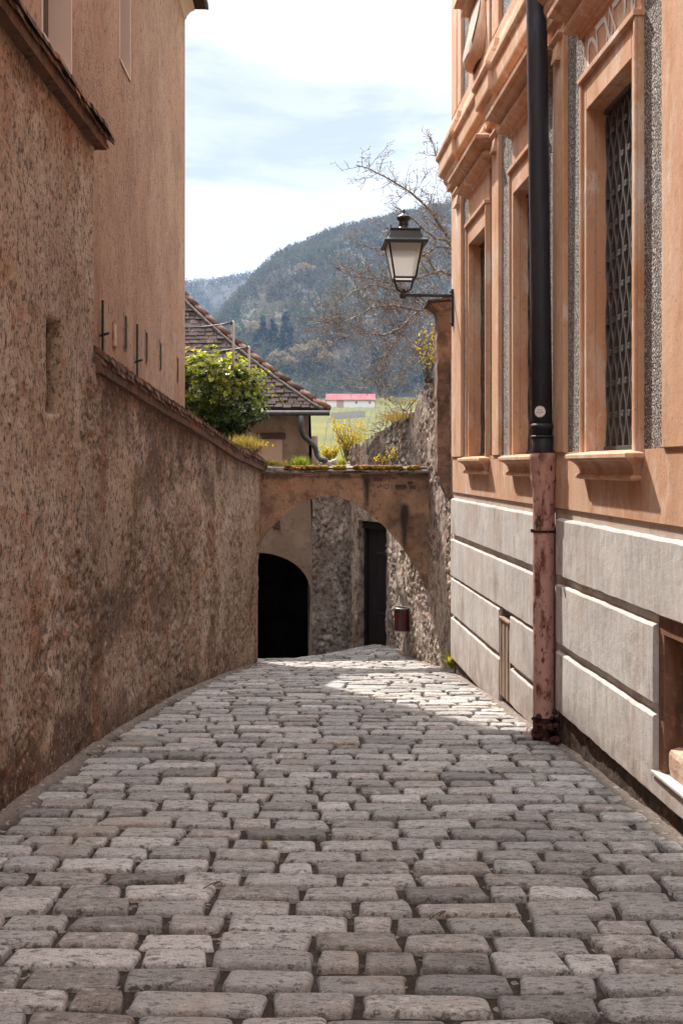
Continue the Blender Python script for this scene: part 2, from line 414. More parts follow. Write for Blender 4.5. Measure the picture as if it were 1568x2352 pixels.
# ================================================================ terrain of the lane
ZG = [(-8, .5), (0, 0), (5, -.31), (7.4, -.44), (9.6, -.615), (11.7, -.85), (13.6, -1.12), (15.3, -1.37), (17.5, -1.86), (24, -3.2)]
def zg(x, y):
    z = sinterp(ZG, y)
    if y > 13.8:
        z += .27 * smooth((y - 13.8) / 3.0) * clamp((x + .75) / 1.3)
    return z

LW = [(-8, -2.3), (0, -2.08), (5.5, -1.89), (7.1, -1.81), (9.6, -1.60), (11.5, -1.40), (13.6, -1.18), (14.2, -1.15)]
def lwx(y): return sinterp(LW, y)
def rwx(y):
    if y < 11.7: return 2.08 - .0647 * y
    return interp([(11.7, 1.40), (12.1, 1.36), (13.7, 1.17), (16.2, .72), (17.0, .26), (17.2, .14), (19, -.6)], y)
def lwall_l(y):
    return lwx(y) if y < 14 else interp([(14, -1.2), (15, -2.0), (17.5, -2.6), (24, -3.5)], y)

# road sheet (sand between the setts)
def frange(a, b, s):
    n = max(1, int(round((b - a) / s)))
    return [a + (b - a) * i / n for i in range(n + 1)]
ys = frange(-8, 2.4, .5) + frange(2.4, 9, .035)[1:] + frange(9, 19, .06)[1:] + frange(19, 24, .5)[1:]
def road_pt(i, j):
    y = ys[i]; xl = lwall_l(y) - .25; xr = rwx(y) + .3
    x = xl + (xr - xl) * j / 110
    dl, dr = x - (xl + .25), (xr - .3) - x
    wn = .09 * noise.noise(V((x * 3, y * 3, 7))) + .05 * noise.noise(V((x * 9, y * 9, 7)))
    e = max(1 - smooth((dl - .03 + wn) / .12), 1 - smooth((dr - .05 + wn) / .13)) if y < 16 else 0
    z = zg(x, y) - .026 + .036 * e + .006 * noise.noise(V((x * 6, y * 6, 0))) + .005 * noise.noise(V((x * 21, y * 21, 3)))
    return V((x, y, z)), .5, e
mb = MB(); mb.grid(len(ys), 111, road_pt)
o = mb.build('road', M['dirt'], sm=True); tag(o, kind='structure')

# setts: every stone its own rounded, worn block
def rowline(x, r):
    return 2.25 + .168 * r + .035 * noise.noise(V((x * .55, r * .22, 5))) + .016 * noise.noise(V((x * 2.3, r * .8, 9))) + .006 * noise.noise(V((x * 6, r * 1.7, 2))) - .03 * x * (1 if r < 43 else .5)
mb = MB()
rnd = random.Random(11)
for r in range(0, 98):
    yr = 2.25 + .168 * r
    far = yr > 9
    x = lwall_l(yr) + .05 + rnd.random() * .10
    xe = rwx(yr) - .05
    while x < xe - .1:
        w = rnd.choice([.19, .24, .27, .29, .31, .34, .36, .40, .45]) * rnd.uniform(.85, 1.15)
        if x + w > xe - .10: w = xe - x
        x2 = x + w
        n = 14 if far else 28
        gx = (.005 + .009 * rnd.random()) / w * 2; gy = (.012 + .009 * rnd.random()) / .168 * 2
        tone = clamp(rnd.gauss(.52, .24)); hue = clamp(rnd.gauss(.25, .38))
        tiltx, tilty = rnd.gauss(0, .014), rnd.gauss(0, .028)
        dz = rnd.gauss(0, .004) - (.010 if rnd.random() < .07 else 0); sd = rnd.random() * 90
        pw = rnd.uniform(.10, .24)
        sk = [rnd.uniform(-.014, .014) for _ in range(4)]
        rings = [(1.0, -.04), (.99, -.012), (.96, -.002), (.90, .003), (.76, .005), (.55, .006), (.30, .007)]
        vs = []
        def pt(u, v, h):
            xx = x + (x2 - x) * (u + 1) / 2 + (sk[0] if u < 0 else sk[1]) * v
            ya = rowline(xx, r); yb = rowline(xx, r + 1)
            yy = ya + (yb - ya) * (v + 1) / 2
            z = zg(xx, yy) + h + dz + tiltx * u * w / 2 + tilty * v * .08
            if h > -.01:
                z += .005 * noise.noise(V((xx * 13, yy * 26, sd))) + .0025 * noise.noise(V((xx * 34, yy * 60, sd)))
            return (xx, yy, z)
        for rr, h in rings:
            for k in range(n):
                t = 2 * math.pi * (k + .5) / n
                c_, s_ = math.cos(t), math.sin(t)
                u = math.copysign(abs(c_) ** pw, c_) ; v = math.copysign(abs(s_) ** pw, s_)
                wob = 1 + .07 * noise.noise(V((c_ * 2.3, s_ * 2.3, sd))) + .035 * noise.noise(V((c_ * 7, s_ * 7, sd))) - .02
                vs.append(pt(u * (1 - gx) * rr * wob, v * (1 - gy) * rr * wob, h))
        vs.append(pt(0, 0, .008))
        fs = []
        for i in range(len(rings) - 1):
            for k in range(n):
                a = i * n + k; b = i * n + (k + 1) % n
                fs.append((a, b, b + n, a + n))
        m_ = (len(rings) - 1) * n
        fs += [(m_ + k, m_ + (k + 1) % n, len(vs) - 1) for k in range(n)]
        mb.add(vs, fs, tone, hue)
        x = x2
o = mb.build('cobbled_paving', M['cobble'], sm=True); tag(o, kind='structure')

# ================================================================ right: the orange town house
NX = (-1, -.0647); NL = math.hypot(*NX); NX = (NX[0] / NL, NX[1] / NL)
def R(y, z, o):
    return V((2.06 - .0647 * y + o * NX[0], y + o * NX[1], z))
def RP(px, py, o=0.0):     # where the sight line through a point of the photograph meets the front
    X0 = 2.06 - o
    Y = F * X0 / (px - 636)
    return R(Y - o * NX[1], CZ - (py - 1068) / F * Y, o)
YN, YF = -5.0, 11.7
WC = [6.17, 8.22, 10.22]
ow, of_ = .42, .52
PIL = [(4.98, 5.31), (7.13, 7.40), (9.22, 9.50), (11.10, 11.70)]
house = empty('town_house', R(6, -.4, 0), 'orange and grey stuccoed house with barred windows along the right side of the lane', 'house')
# walls, built round the window openings
mb = MB()
def wall_cols(z0, z1, opens, o0=-.55, o1=-.05):
    edges = [YN] + [e for a, b, _, _ in opens for e in (a, b)] + [YF]
    for i in range(0, len(edges), 2):
        mb.fbox(R, edges[i], edges[i + 1], z0, z1, o0, o1)
    for a, b, za, zb in opens:
        mb.fbox(R, a, b, z0, za, o0, o1)
        mb.fbox(R, a, b, zb, z1, o0, o1)
g_op = [(c - ow, c + ow, 1.655, 3.95) for c in WC]
wall_cols(1.10, 5.2, g_op)
u_op = [(c - ow, c + ow, 6.62, 8.3) for c in WC[1:]]
wall_cols(5.2, 9.4, u_op)
mb.fbox(R, YN, 7.5, -.6, 1.10, -.55, -.30)
mb.fbox(R, 7.5, YF, -1.3, 1.10, -.55, -.30)
mb.fbox(R, YN, YF, 1.285, 1.69, -.05, 0.0)        # plain zone below the sills
for a, b in zip([YN] + [c + of_ for c in WC], [c - of_ for c in WC] + [YF]):
    mb.fbox(R, a, b, 4.75, 5.0, -.05, .0)
    
for c in WC:
    mb.fbox(R, c - of_, c + of_, 4.17, 5.0, -.05, -.004)
mb.fbox(R, YN, YF, 5.45, 5.66, -.05, .01)
mb.fbox(R, 5.31, YF, 9.4, 9.42, -.5, -.05)
mb.hexa([R(YN, -1.3, -.56), R(YF, -1.3, -.56), R(YF, -1.3, -6), R(YN, -1.3, -6), R(YN, 9.4, -.56), R(YF, 9.4, -.56), R(YF, 9.4, -6), R(YN, 9.4, -6)])
mb.build('wall', M['orange'], house)
# pilasters of the ground floor and the upper floor
for a, b in PIL:
    mb = MB()
    mb.fbox(R, a, b, 1.69, 4.99, -.05, .014)
    mb.build('pilaster', M['orange'], house, bevel=.006)
    mb = MB()
    w = (b - a); ca = a + w * .22; cb = b - w * .30
    if b > 11.5: ca, cb = a + .06, a + .30
    mb.mould(R, ca - .01, cb + .01, [(.02, 4.66), (.035, 4.68), (.05, 4.70), (.05, 4.72), (.02, 4.725)], back=.014)
    for k in range(3):
        q = ca + (cb - ca) * (k + .12) / 3; q2 = ca + (cb - ca) * (k + .88) / 3
        vs = [R(q, 4.66, .014), R(q2, 4.66, .014), R(q2, 4.66, .03), R(q, 4.66, .03), R(q, 4.53, .014), R(q2, 4.53, .014), R(q2, 4.53, .055), R(q, 4.53, .055)]
        mb.hexa(vs)
    mb.build('pilaster_ornament', M['orange'], house)
for a, b in [(9.22, 9.50), (7.13, 7.40), (11.10, 11.70)]:
    mb = MB()
    if b > 11.5:
        mb.fbox(R, a, a + .22, 5.66, 9.35, -.05, .014); mb.fbox(R, a + .27, b, 5.66, 9.35, -.05, .014)
        mb.fbox(R, a + .22, a + .27, 5.66, 9.35, -.05, -.01)
    else:
        mb.fbox(R, a, b, 5.66, 9.35, -.05, .014)
    mb.build('upper_pilaster', M['orange'], house, bevel=.006)
# roughcast panels beside every window
def panel(a, b, z0, z1):
    mb = MB(); mb.fbox(R, a, b, z0, z1, -.05, -.022)
    mb.build('roughcast_panel', M['roughcast'], house)
EDGE = [(5.31, 5.65), (6.69, 7.13), (7.40, 7.70), (8.74, 9.22), (9.50, 9.70), (10.74, 11.10)]
for a, b in EDGE: panel(a, b, 1.69, 4.75)
for a, b in EDGE[3:]: panel(a, b, 5.66, 9.3)
# entablature between the storeys, breaking forward over the pilasters
ENT = [(.0, 4.79), (.02, 4.82), (.02, 4.89), (.04, 4.92), (.05, 4.95), (.05, 4.985), (.07, 5.0), (.095, 5.02), (.10, 5.04), (.10, 5.19), (.12, 5.205), (.13, 5.23), (.13, 5.26), (.09, 5.34), (.065, 5.38), (.065, 5.40), (.04, 5.44), (.02, 5.52), (.0, 5.60)]
mb = MB()
mb.mould(R, YN, YF, ENT, mitre=False)
mb.build('cornice', M['orange'], house)
for a, b in PIL:
    mb = MB()
    mb.mould(R, a - .02, b + .0, [(o_ + .045, z) for o_, z in ENT[1:-1]], back=.0)
    mb.build('cornice_break', M['orange'], house)
# top cornice and roof edge of the house
mb = MB()
mb.mould(R, YN, YF, [(0, 9.2), (.05, 9.25), (.12, 9.32), (.22, 9.4), (.22, 9.5), (0, 9.52)], mitre=True)
mb.build('eaves_cornice', M['orange'], house)
mb = MB()
mb.hexa([R(YN, 9.5, .3), R(YF + .3, 9.5, .3), R(YF + .3, 9.5, -6.2), R(YN, 9.5, -6.2), R(YN, 9.56, .3), R(YF + .3, 9.56, .3), R(YF + .3, 12.5, -6.2), R(YN, 12.5, -6.2)])
mb.build('roof', M['tile'], house)
mb = MB(); mb.fbox(R, YN, YF, 1.10, 1.284, -.05, -.015); mb.build('plinth_band', M['stoneband'], house)
# plinth courses
COURSES = [(.79, 1.22), (.30, .745), (-.175, .255)]
def course(a, b, z0, z1):
    mb = MB()
    n = max(1, int((b - a) / .03)); ds = []
    prof = [(-.045, z0), (.014, z0 + .004), (.021, z0 + .012), (.022, (z0 + z1) / 2), (.021, z1 - .026), (.014, z1 - .016), (-.045, z1)]
    vs, fs = [], []
    for i in range(n + 1):
        y = a + (b - a) * i / n
        for (o_, z) in prof:
            j = (.004 * noise.noise(V((y * 3, z * 4, 2))) + .0035 * noise.noise(V((y * 17, z * 17, 2)))) if o_ > 0 else 0
            vs.append(R(y, z + .005 * noise.noise(V((y * 5, z, 7))) + .003 * noise.noise(V((y * 19, z * 3, 7))), o_ + j))
    m = len(prof)
    for i in range(n):
        for k in range(m - 1):
            q = i * m + k
            fs.append((q, q + m, q + m + 1, q + 1))
    fs.append(tuple(range(m))); fs.append(tuple(range(n * m + m - 1, n * m - 1, -1)))
    hs_ = []
    for q, v_ in enumerate(vs):
        g_ = v_.z - zg(v_.x, v_.y); k_ = q % m
        hs_.append(clamp((1 - g_ / .55) if k_ < 4 else (1 - g_ / .55) * .6))
    mb.add(vs, fs, .5, hs_)
    mb.build('plinth_block', M['grey'], house)
course(YN, 7.29, *COURSES[0]); course(7.48, YF, *COURSES[0])
course(5.41, 7.29, *COURSES[1]); course(YN, 4.5, *COURSES[1]); course(7.48, YF, *COURSES[1])
course(5.41, 7.29, -.195, .255); course(YN, 4.5, -.195, .255); course(4.5, 5.41, -.195, -.065)
for a, b in ((7.48, 8.73), (9.17, YF)):
    course(a, b, -.14, .29)
course(7.48, 8.73, -.50, -.17); course(9.17, YF, -.66, -.17)
mb = MB()
for a, b, zz in ((YN, 4.5, -.185), (5.41, 7.4, -.185), (7.4, 8.73, -.49), (9.17, YF, -.65)):
    mb.fbox(R, a, b, zz, .80, -.30, -.016)
mb.fbox(R, 4.5, 5.41, -.185, -.07, -.30, -.016)
mb.fbox(R, YN, YF, .78, 1.11, -.30, -.016)
mb.fbox(R, 8.73, 9.17, .30, .79, -.30, -.0165)
mb.fbox(R, 8.73, 9.17, -.6, .30, -.30, -.10)
mb.build('plinth_joint', M['grey'], house)
# rough footing under the plinth
mb = MB()
fy = frange(2.0, YF, .05)
def foot(i, j):
    y = fy[i]; zt = -.19 if y < 7.4 else (-.5 if y < 8.8 else -.66)
    zb = zg(1.5, y) - .12
    z = zb + (zt - zb) * j / 10
    d = -.035 + .035 * fbm(V((y * 5, z * 5, 1))) + .05 * (1 - j / 10) * (.5 + .5 * noise.noise(V((y * 3, 0, 4))))
    return R(y, z, d), .5, 0
mb.grid(len(fy), 11, foot, flip=True)
mb.build('footing', M['footing'], house, sm=True)
# cellar window in the near plinth
mb = MB()
mb.fbox(R, 5.335, 5.41, -.065, .80, -.30, -.012); mb.fbox(R, 4.5, 4.62, -.065, .80, -.30, -.012)
mb.fbox(R, 4.62, 5.335, .69, .80, -.30, -.012)
mb.build('cellar_surround', M['niche'], house)
mb = MB(); mb.fbox(R, 4.62, 5.335, -.065, .69, -.30, -.16); mb.fbox(R, 5.27, 5.335, -.06, .69, -.16, -.08)
mb.build('cellar_niche', M['niche'], house)
mb = MB(); mb.fbox(R, 4.5, 5.41, -.067, -.055, -.11, .036); mb.build('cellar_sill', M['grey'], house)
mb = MB()
ly = frange(4.45, 5.29, .03)
def ledge(i, j):
    y = ly[i]; pr = [(-.03, -.06), (-.02, .0), (-.02, .06), (-.03, .085), (-.07, .10), (-.15, .105)][j]
    return R(y, pr[1] + .006 * noise.noise(V((y * 12, j, 2))), pr[0] + .008 * noise.noise(V((y * 14, j * 2, 5)))), .5, 0
mb.grid(len(ly), 6, ledge); mb.fbox(R, 4.45, 5.29, -.06, .07, -.15, -.04)
mb.build('cellar_ledge', M['stoneledge'], house)
mb = MB(); mb.tube([R(4.95, .40, -.17), R(4.96, .41, -.05), R(5.0, .37, -.03)], .012, 8); mb.tube([R(5.06, .395, -.16), R(5.06, .41, -.11), R(5.03, .42, -.10), R(4.99, .40, -.10)], .006, 6)
mb.build('iron_hook', M['blackiron'], house, sm=True)
# slatted vent in the far plinth
mb = MB()
for k in range(6):
    y = 8.76 + .066 * k
    mb.fbox(R, y, y + .045, -.50, .20, -.06, .012 + .006 * (k % 2), tone=.5)
mb.fbox(R, 8.75, 9.15, .2, .215, -.08, .03)
mb.build('wooden_vent', M['greywood'], house)
# windows -------------------------------------------------------------
SILL = [(.03, 1.365), (.048, 1.372), (.058, 1.385), (.060, 1.405), (.052, 1.422), (.035, 1.432), (.035, 1.46), (.042, 1.50), (.056, 1.54), (.078, 1.572), (.098, 1.588), (.098, 1.600), (.112, 1.604), (.112, 1.650), (.10, 1.658), (.0, 1.688)]
SILL = [(o_, 1.688 - (1.688 - z) * .56) for o_, z in SILL]
HOOD = [(.0, 4.485), (.018, 4.49), (.018, 4.515), (.03, 4.525), (.035, 4.535), (.065, 4.54), (.088, 4.555), (.098, 4.575), (.092, 4.60), (.075, 4.618), (.07, 4.625), (.085, 4.64), (.11, 4.655), (.145, 4.675), (.16, 4.70), (.18, 4.705), (.185, 4.735), (.16, 4.75), (.0, 4.79)]
def shifted(o, parent, dy):
    c = o.copy(); COL.objects.link(c); c.parent = parent
    c.location = o.location + (V((-.0647 * dy, dy, 0)) if parent is house else V((0, 0, 0)))
    return c
def window1(c):
    mb = MB()
    zt = 4.15
    mb.fbox(R, c - of_, c - ow, 1.655, zt, -.05, .016); mb.fbox(R, c + ow, c + of_, 1.655, zt, -.05, .016)
    mb.fbox(R, c - ow, c + ow, 3.95, zt, -.05, .016)
    win = mb.build('window', M['orange'], house, bevel=.005)
    mb = MB()
    e = .03
    mb.fbox(R, c - of_, c - of_ + e, 1.655, zt, .0155, .034); mb.fbox(R, c + of_ - e, c + of_, 1.655, zt, .0155, .034)
    mb.fbox(R, c - of_ - .01, c + of_ + .01, zt - .002, zt + .038, -.05, .045)
    mb.build('frame', M['orange'], win, bevel=.006)
    mb = MB(); mb.mould(R, c - .47, c + .47, SILL); mb.build('sill', M['orange'], win, bevel=.003)
    mb = MB()
    for (ya, yb, za, zb) in ((c - ow, c - ow + .10, 1.66, 3.95), (c + ow - .10, c + ow, 1.66, 3.95), (c - .05, c + .05, 1.66, 3.95), (c - ow, c + ow, 3.88, 3.95), (c - ow, c + ow, 1.66, 1.74), (c - ow, c + ow, 3.10, 3.15)):
        mb.fbox(R, ya, yb, za, zb, -.42, -.37)
    mb.build('casement', M['casement'], win)
    mb = MB(); mb.fbox(R, c - ow, c + ow, 1.66, 3.95, -.44, -.41); mb.build('pane', M['glassdark'], win)
    # wrought iron grille of wavy bars gripped by clamps
    mb = MB()
    n = 14; s = 2 * ow / n; ph = .205
    z0, z1 = 1.72, 3.92
    for i in range(n + 1):
        y0 = c - ow + .012 + (2 * ow - .024) * i / n
        pts = []
        zz = z0
        while zz <= z1 + .001:
            t = (zz - z0) / ph
            w_ = math.cos(math.pi * t)
            w_ = math.copysign(abs(w_) ** .72, w_)
            a_ = (s / 2 - .008) * w_ * (1 if i % 2 == 0 else -1)
            yy = min(max(y0 + a_, c - ow + .006), c + ow - .006)
            pts.append((yy, zz)); zz += ph / 8
        vs, fs = [], []
        for (yy, z_) in pts:
            for dy_, o_ in ((-.0085, -.146), (.0085, -.146), (.0085, -.113), (-.0085, -.113)):
                vs.append(R(yy + dy_, z_, o_))
        for q in range(len(pts) - 1):
            for k in range(4):
                a_ = q * 4 + k; b_ = q * 4 + (k + 1) % 4
                fs.append((a_, b_, b_ + 4, a_ + 4))
        mb.add(vs, fs)
    k = 1
    while z0 + k * ph < z1 - .05:
        z_ = z0 + k * ph
        for i in range(n):
            if (i + k) % 2 == 1 if True else False:
                yc = c - ow + .012 + (2 * ow - .024) * (i + .5) / n
                j = .004 * noise.noise(V((yc * 9, z_ * 7, 1)))
                mb.fbox(R, yc - .019, yc + .019, z_ - .018 + j, z_ + .000 + j, -.150, -.106)
                mb.fbox(R, yc - .019, yc + .019, z_ + .003 + j, z_ + .020 + j, -.150, -.108)
        k += 1
    mb.fbox(R, c - ow + .002, c + ow - .002, 1.69, 1.722, -.15, -.10)
    mb.fbox(R, c - ow + .002, c + ow - .002, 3.918, 3.94, -.15, -.10)
    mb.build('grille', M['grilleiron'], win, bevel=.002)
    mb = MB(); mb.mould(R, c - .59, c + .59, HOOD); mb.build('hood', M['orange'], win)
    return win
win1 = window1(WC[0])
for c in WC[1:]:
    w2 = shifted(win1, house, c - WC[0])
    for ch in list(win1.children): shifted(ch, w2, 0)
# swept cap over the farthest ground floor window
mb = MB(); c = WC[2]
mb.mould(R, c - .56, c + .56, [(.165, 4.755), (.12, 4.78), (.085, 4.82), (.06, 4.88), (.045, 4.96), (.035, 5.0)])
mb.build('window_cap', M['orange'], house)
# upper windows with bellied aprons
for c in WC[1:]:
    mb = MB()
    for a, b in ((c - of_, c - ow), (c + ow, c + of_)):
        mb.fbox(R, a, b, 6.62, 8.45, -.05, .02)
    mb.fbox(R, c - ow, c + ow, 8.3, 8.45, -.05, .02)
    mb.fbox(R, c - of_, c + of_, 5.66, 6.42, -.05, -.004)
    w = mb.build('upper_window', M['orange'], house, bevel=.005)
    mb = MB(); mb.mould(R, c - .5, c + .5, [(o_ * 1.25, z + 4.93) for o_, z in SILL]); mb.build('sill', M['orange'], w)
    mb = MB(); mb.fbox(R, c - ow, c + ow, 6.62, 8.3, -.44, -.40); mb.build('pane', M['glassdark'], w)
    mb = MB()
    prof = [(.03, 5.70), (.07, 5.705), (.105, 5.73), (.12, 5.78), (.115, 5.85), (.095, 5.95), (.065, 6.07), (.04, 6.2), (.02, 6.32)]
    vs, fs = [], []
    ny = 14
    for (o_, z) in prof:
        hw = interp([(5.70, .20), (5.73, .30), (5.80, .37), (5.95, .40), (6.2, .37), (6.32, .36)], z)
        for i in range(ny + 1):
            u = -1 + 2 * i / ny
            vs.append(R(c + hw * u, z, max(-.01, o_ * (1 - abs(u) ** 5))))
    for i in range(len(prof) - 1):
        for k in range(ny):
            q = i * (ny + 1) + k
            fs.append((q, q + 1, q + ny + 2, q + ny + 1))
    mb.add(vs, fs)
    mb.build('apron', M['orange'], w, sm=True)
    mb = MB()
    vs, fs = [], []
    for (o_, z) in prof[3:]:
        hw = interp([(5.70, .16), (5.80, .24), (5.95, .28), (6.2, .27), (6.32, .25)], z)
        for i in range(9):
            u = -1 + 2 * i / 8
            vs.append(R(c + hw * u, z, o_ + .006 - .03 * abs(u) ** 4 * (1 if z < 5.8 else .2)))
    for i in range(len(prof) - 4):
        for k in range(8):
            q = i * 9 + k
            fs.append((q, q + 1, q + 10, q + 9))
    mb.add(vs, fs)
    mb.build('apron_panel', M['stoneband'], w, sm=True)
# on the frieze over the near window
def stroke(mb, pts):
    q = []
    for i, (x, y, w) in enumerate(pts):
        x0, y0, _ = pts[max(0, i - 1)]; x1, y1, _ = pts[min(len(pts) - 1, i + 1)]
        # pen held flat: the width lies across the stroke on the wall
        dx, dy = x1 - x0, y1 - y0
        L_ = math.hypot(dx, dy) or 1
        nx, ny = -dy / L_ * w / 2, dx / L_ * w / 2
        q.append(((x + nx, y + ny), (x - nx, y - ny)))
    vs, fs = [], []
    for a, b in q:
        for (x, y) in (a, b):
            vs.append(RP(1320.2 + .10982 * x, .10982 * y, .0005 + stroke.k))
    for i in range(len(q) - 1):
        fs.append((2 * i, 2 * i + 1, 2 * i + 3, 2 * i + 2))
    mb.add(vs, fs); stroke.k += .0002
stroke.k = 0
mb = MB()
for s_ in ([(272, 1420, 6), (272, 1360, 48), (264, 1200, 30), (262, 1060, 22), (275, 930, 38), (305, 840, 60), (345, 800, 95), (395, 870, 70), (440, 960, 60), (458, 1060, 34), (466, 1190, 3)],
           [(466, 1190, 3), (452, 900, 26), (444, 720, 22), (437, 570, 34)],
           [(425, 600, 84), (520, 480, 88), (608, 385, 92)],
           [(606, 320, 4), (622, 420, 60), (650, 540, 48), (675, 640, 52), (705, 770, 62), (727, 945, 4)],
           [(724, 945, 4), (745, 780, 30), (768, 600, 20), (776, 460, 12)],
           [(702, 115, 3), (722, 230, 48), (762, 360, 44), (792, 470, 50), (822, 545, 48), (828, 620, 26), (820, 730, 22), (816, 820, 10)],
           [(702, 140, 6), (694, 350, 9), (688, 560, 18)],
           [(664, 640, 20), (650, 820, 22), (638, 1060, 6)],
           [(786, 340, 14), (784, 200, 12), (790, 120, 40)],
           [(790, 130, 84), (850, 40, 84), (930, -70, 84), (990, -160, 80)],
           [(1030, -200, 60), (1032, 0, 56), (1030, 140, 40), (1034, 335, 3)],
           [(1180, -160, 46), (1178, 60, 46), (1182, 180, 56), (1188, 275, 8)],
           [(1242, -160, 30), (1238, 60, 30), (1222, 170, 34), (1196, 260, 8)]):
    stroke(mb, s_)
mb.build('frieze_lettering', M['letter'], house)

# ================================================================ downpipe
pb = P(1249, 1695, 7.40)
def pc(z, off=0.0):   # axis of the pipe leans out a little towards the top
    x = 1.497 + off - .0135 * max(0, z - 1.68)
    return V((x, 7.42, z))
dp = empty('drainpipe', (1.497, 7.42, -.44), 'black downpipe ending in a rusty pink cast iron foot on the orange house', 'drainpipe')
mb = MB(); mb.tube([pc(1.70), pc(2.8), pc(4.2), pc(5.4), pc(7), pc(9.3)], .076, 28); mb.build('upper_pipe', M['pipe'], dp, sm=True)
mb = MB()
for z, h in ((1.885, .022), (1.81, .010)):
    c = pc(z); mb.lathe((c.x, c.y, z), [(.075, -h), (.084, -h * .8), (.088, 0), (.084, h * .8), (.075, h)], 28)
    mb.build('pipe_collar', M['pipe'], dp, sm=True); mb = MB()
c = pc(1.7); mb.lathe((c.x, c.y, 1.70), [(.08, 0), (.08, .09), (.074, .10)], 28)
mb.build('pipe_socket', M['pipe'], dp, sm=True)
mb = MB(); c = (1.505, 7.42, 0)
mb.lathe(c, [(.078, -.52), (.078, .5), (.080, 1.18), (.081, 1.42), (.086, 1.45), (.096, 1.48), (.098, 1.50), (.098, 1.63), (.103, 1.64), (.104, 1.68), (.098, 1.695), (.078, 1.695), (.078, 1.66)], 30)
mb.build('cast_iron_pipe', M['castiron'], dp, sm=True)
mb = MB(); mb.lathe(c, [(.079, 1.098), (.084, 1.10), (.084, 1.115), (.079, 1.117)], 30); mb.box((1.40, 7.36, 1.10), (1.425, 7.385, 1.125)); mb.box((1.58, 7.40, 1.09), (1.64, 7.44, 1.12))
mb.build('clamp', M['rustbase'], dp)
mb = MB(); mb.lathe(c, [(.0795, 1.692), (.1045, 1.692), (.1045, 1.70), (.079, 1.70)], 30); mb.build('sealing_ring', M['rustbase'], dp)
mb = MB()
for k in range(26):
    t = random.uniform(0, 6.28); z = random.uniform(-.5, -.26)
    q = V((1.505 + .082 * math.cos(t), 7.42 + .082 * math.sin(t), z))
    r_ = random.uniform(.012, .03)
    mb.lathe((q.x, q.y, q.z), [(0, -r_), (r_ * .8, -r_ * .4), (r_, 0), (r_ * .6, r_ * .7), (0, r_)], 7)
mb.lathe(c, [(.084, -.52), (.081, -.40), (.080, -.30), (.0785, -.27)], 24)
for k in range(24):
    q = R(7.20 + random.random() * .2, -.47 + random.random() * .3 * random.random(), random.uniform(-.04, .05)); r_ = random.uniform(.015, .04)
    mb.lathe((q.x, q.y, q.z), [(0, -r_), (r_ * .8, -r_ * .4), (r_, 0), (r_ * .6, r_ * .7), (0, r_)], 6)
mb.build('rusted_foot', M['rustbase'], dp)
# sticker wrapped on the pipe
zc = 1.6 + (1068 - 945) / F * 7.34
cc = pc(zc); r_ = .0770
a0 = math.atan2(-7.42, -cc.x + .0) # towards the camera
A0 = -math.pi / 2 - .42
def SP(u, v, k=0.0):     # u, v in metres on the sticker
    a = A0 + u / r_
    return V((cc.x + (r_ + k) * math.cos(a), cc.y + (r_ + k) * math.sin(a), zc + v))
mb = MB(); n = 32; vs = [SP(0, 0, .0003)]; fs = []
for rr in (.015, .030, .042):
    for k in range(n):
        t = 2 * math.pi * k / n; vs.append(SP(rr * math.cos(t), rr * math.sin(t), .0003))
for k in range(n):
    fs.append((0, 1 + k, 1 + (k + 1) % n))
    for q in range(2):
        a_ = 1 + q * n + k; b_ = 1 + q * n + (k + 1) % n
        fs.append((a_, a_ + n, b_ + n, b_))
mb.add(vs, fs)
stk = mb.build('sticker', M['sticker'], dp)
mb = MB()
def arc(pts, w):
    vs = []
    for i, (u, v) in enumerate(pts):
        u0, v0 = pts[max(0, i - 1)]; u1, v1 = pts[min(len(pts) - 1, i + 1)]
        L_ = math.hypot(u1 - u0, v1 - v0) or 1
        nx, ny = -(v1 - v0) / L_ * w / 2, (u1 - u0) / L_ * w / 2
        vs += [SP(u + nx, v + ny, .0008), SP(u - nx, v - ny, .0008)]
    mb.add(vs, [(2 * i, 2 * i + 1, 2 * i + 3, 2 * i + 2) for i in range(len(pts) - 1)])
arc([(.002 + .014 * math.cos(t), .002 + .013 * math.sin(t)) for t in [math.pi * (1.05 - 1.2 * k / 12) for k in range(13)]], .0022)
for t0_, t1_ in ((.2, .6), (.9, 2.2), (3.6, 4.4), (4.7, 5.6)):
    arc([(.0375 * math.cos(t0_ + (t1_ - t0_) * k / 8), .0375 * math.sin(t0_ + (t1_ - t0_) * k / 8)) for k in range(9)], .0016)
arc([(-.022, -.0135), (.024, -.0135)], .0016); arc([(-.003, -.017), (.003, -.020), (.008, -.016)], .002)
arc([(-.018, .014), (-.014, .020), (-.010, .014)], .0012); arc([(-.008, .018), (-.004, .012)], .0012)
fc = bpy.data.curves.new('t', 'FONT'); fc.body = 'weingarten'; fc.size = .0135; fc.align_x = 'CENTER'
fo = bpy.data.objects.new('t', fc); COL.objects.link(fo)
me = bpy.data.meshes.new_from_object(fo)
mb.add([SP(v.co.x, v.co.y - .010, .0009) for v in me.vertices], [tuple(p.vertices) for p in me.polygons])
bpy.data.objects.remove(fo); bpy.data.curves.remove(fc); bpy.data.meshes.remove(me)
mb.build('print', M['stickerink'], stk)
# wrapper and dead leaves by the pipe foot
mb = MB()
for k in range(7):
    q = V((1.40 + random.uniform(-.03, .04), 7.47 + random.uniform(-.05, .05), zg(1.4, 7.5) + .02 + random.random() * .03))
    d = [V((random.uniform(-.022, .022), random.uniform(-.022, .022), random.uniform(-.015, .03))) for _ in range(4)]
    mb.add([q + a for a in d], [(0, 1, 2), (0, 2, 3), (1, 3, 2)])
tag(mb.build('wrapper', M['litter']), 'small crumpled orange and red wrapper beside the foot of the pink downpipe', 'litter')

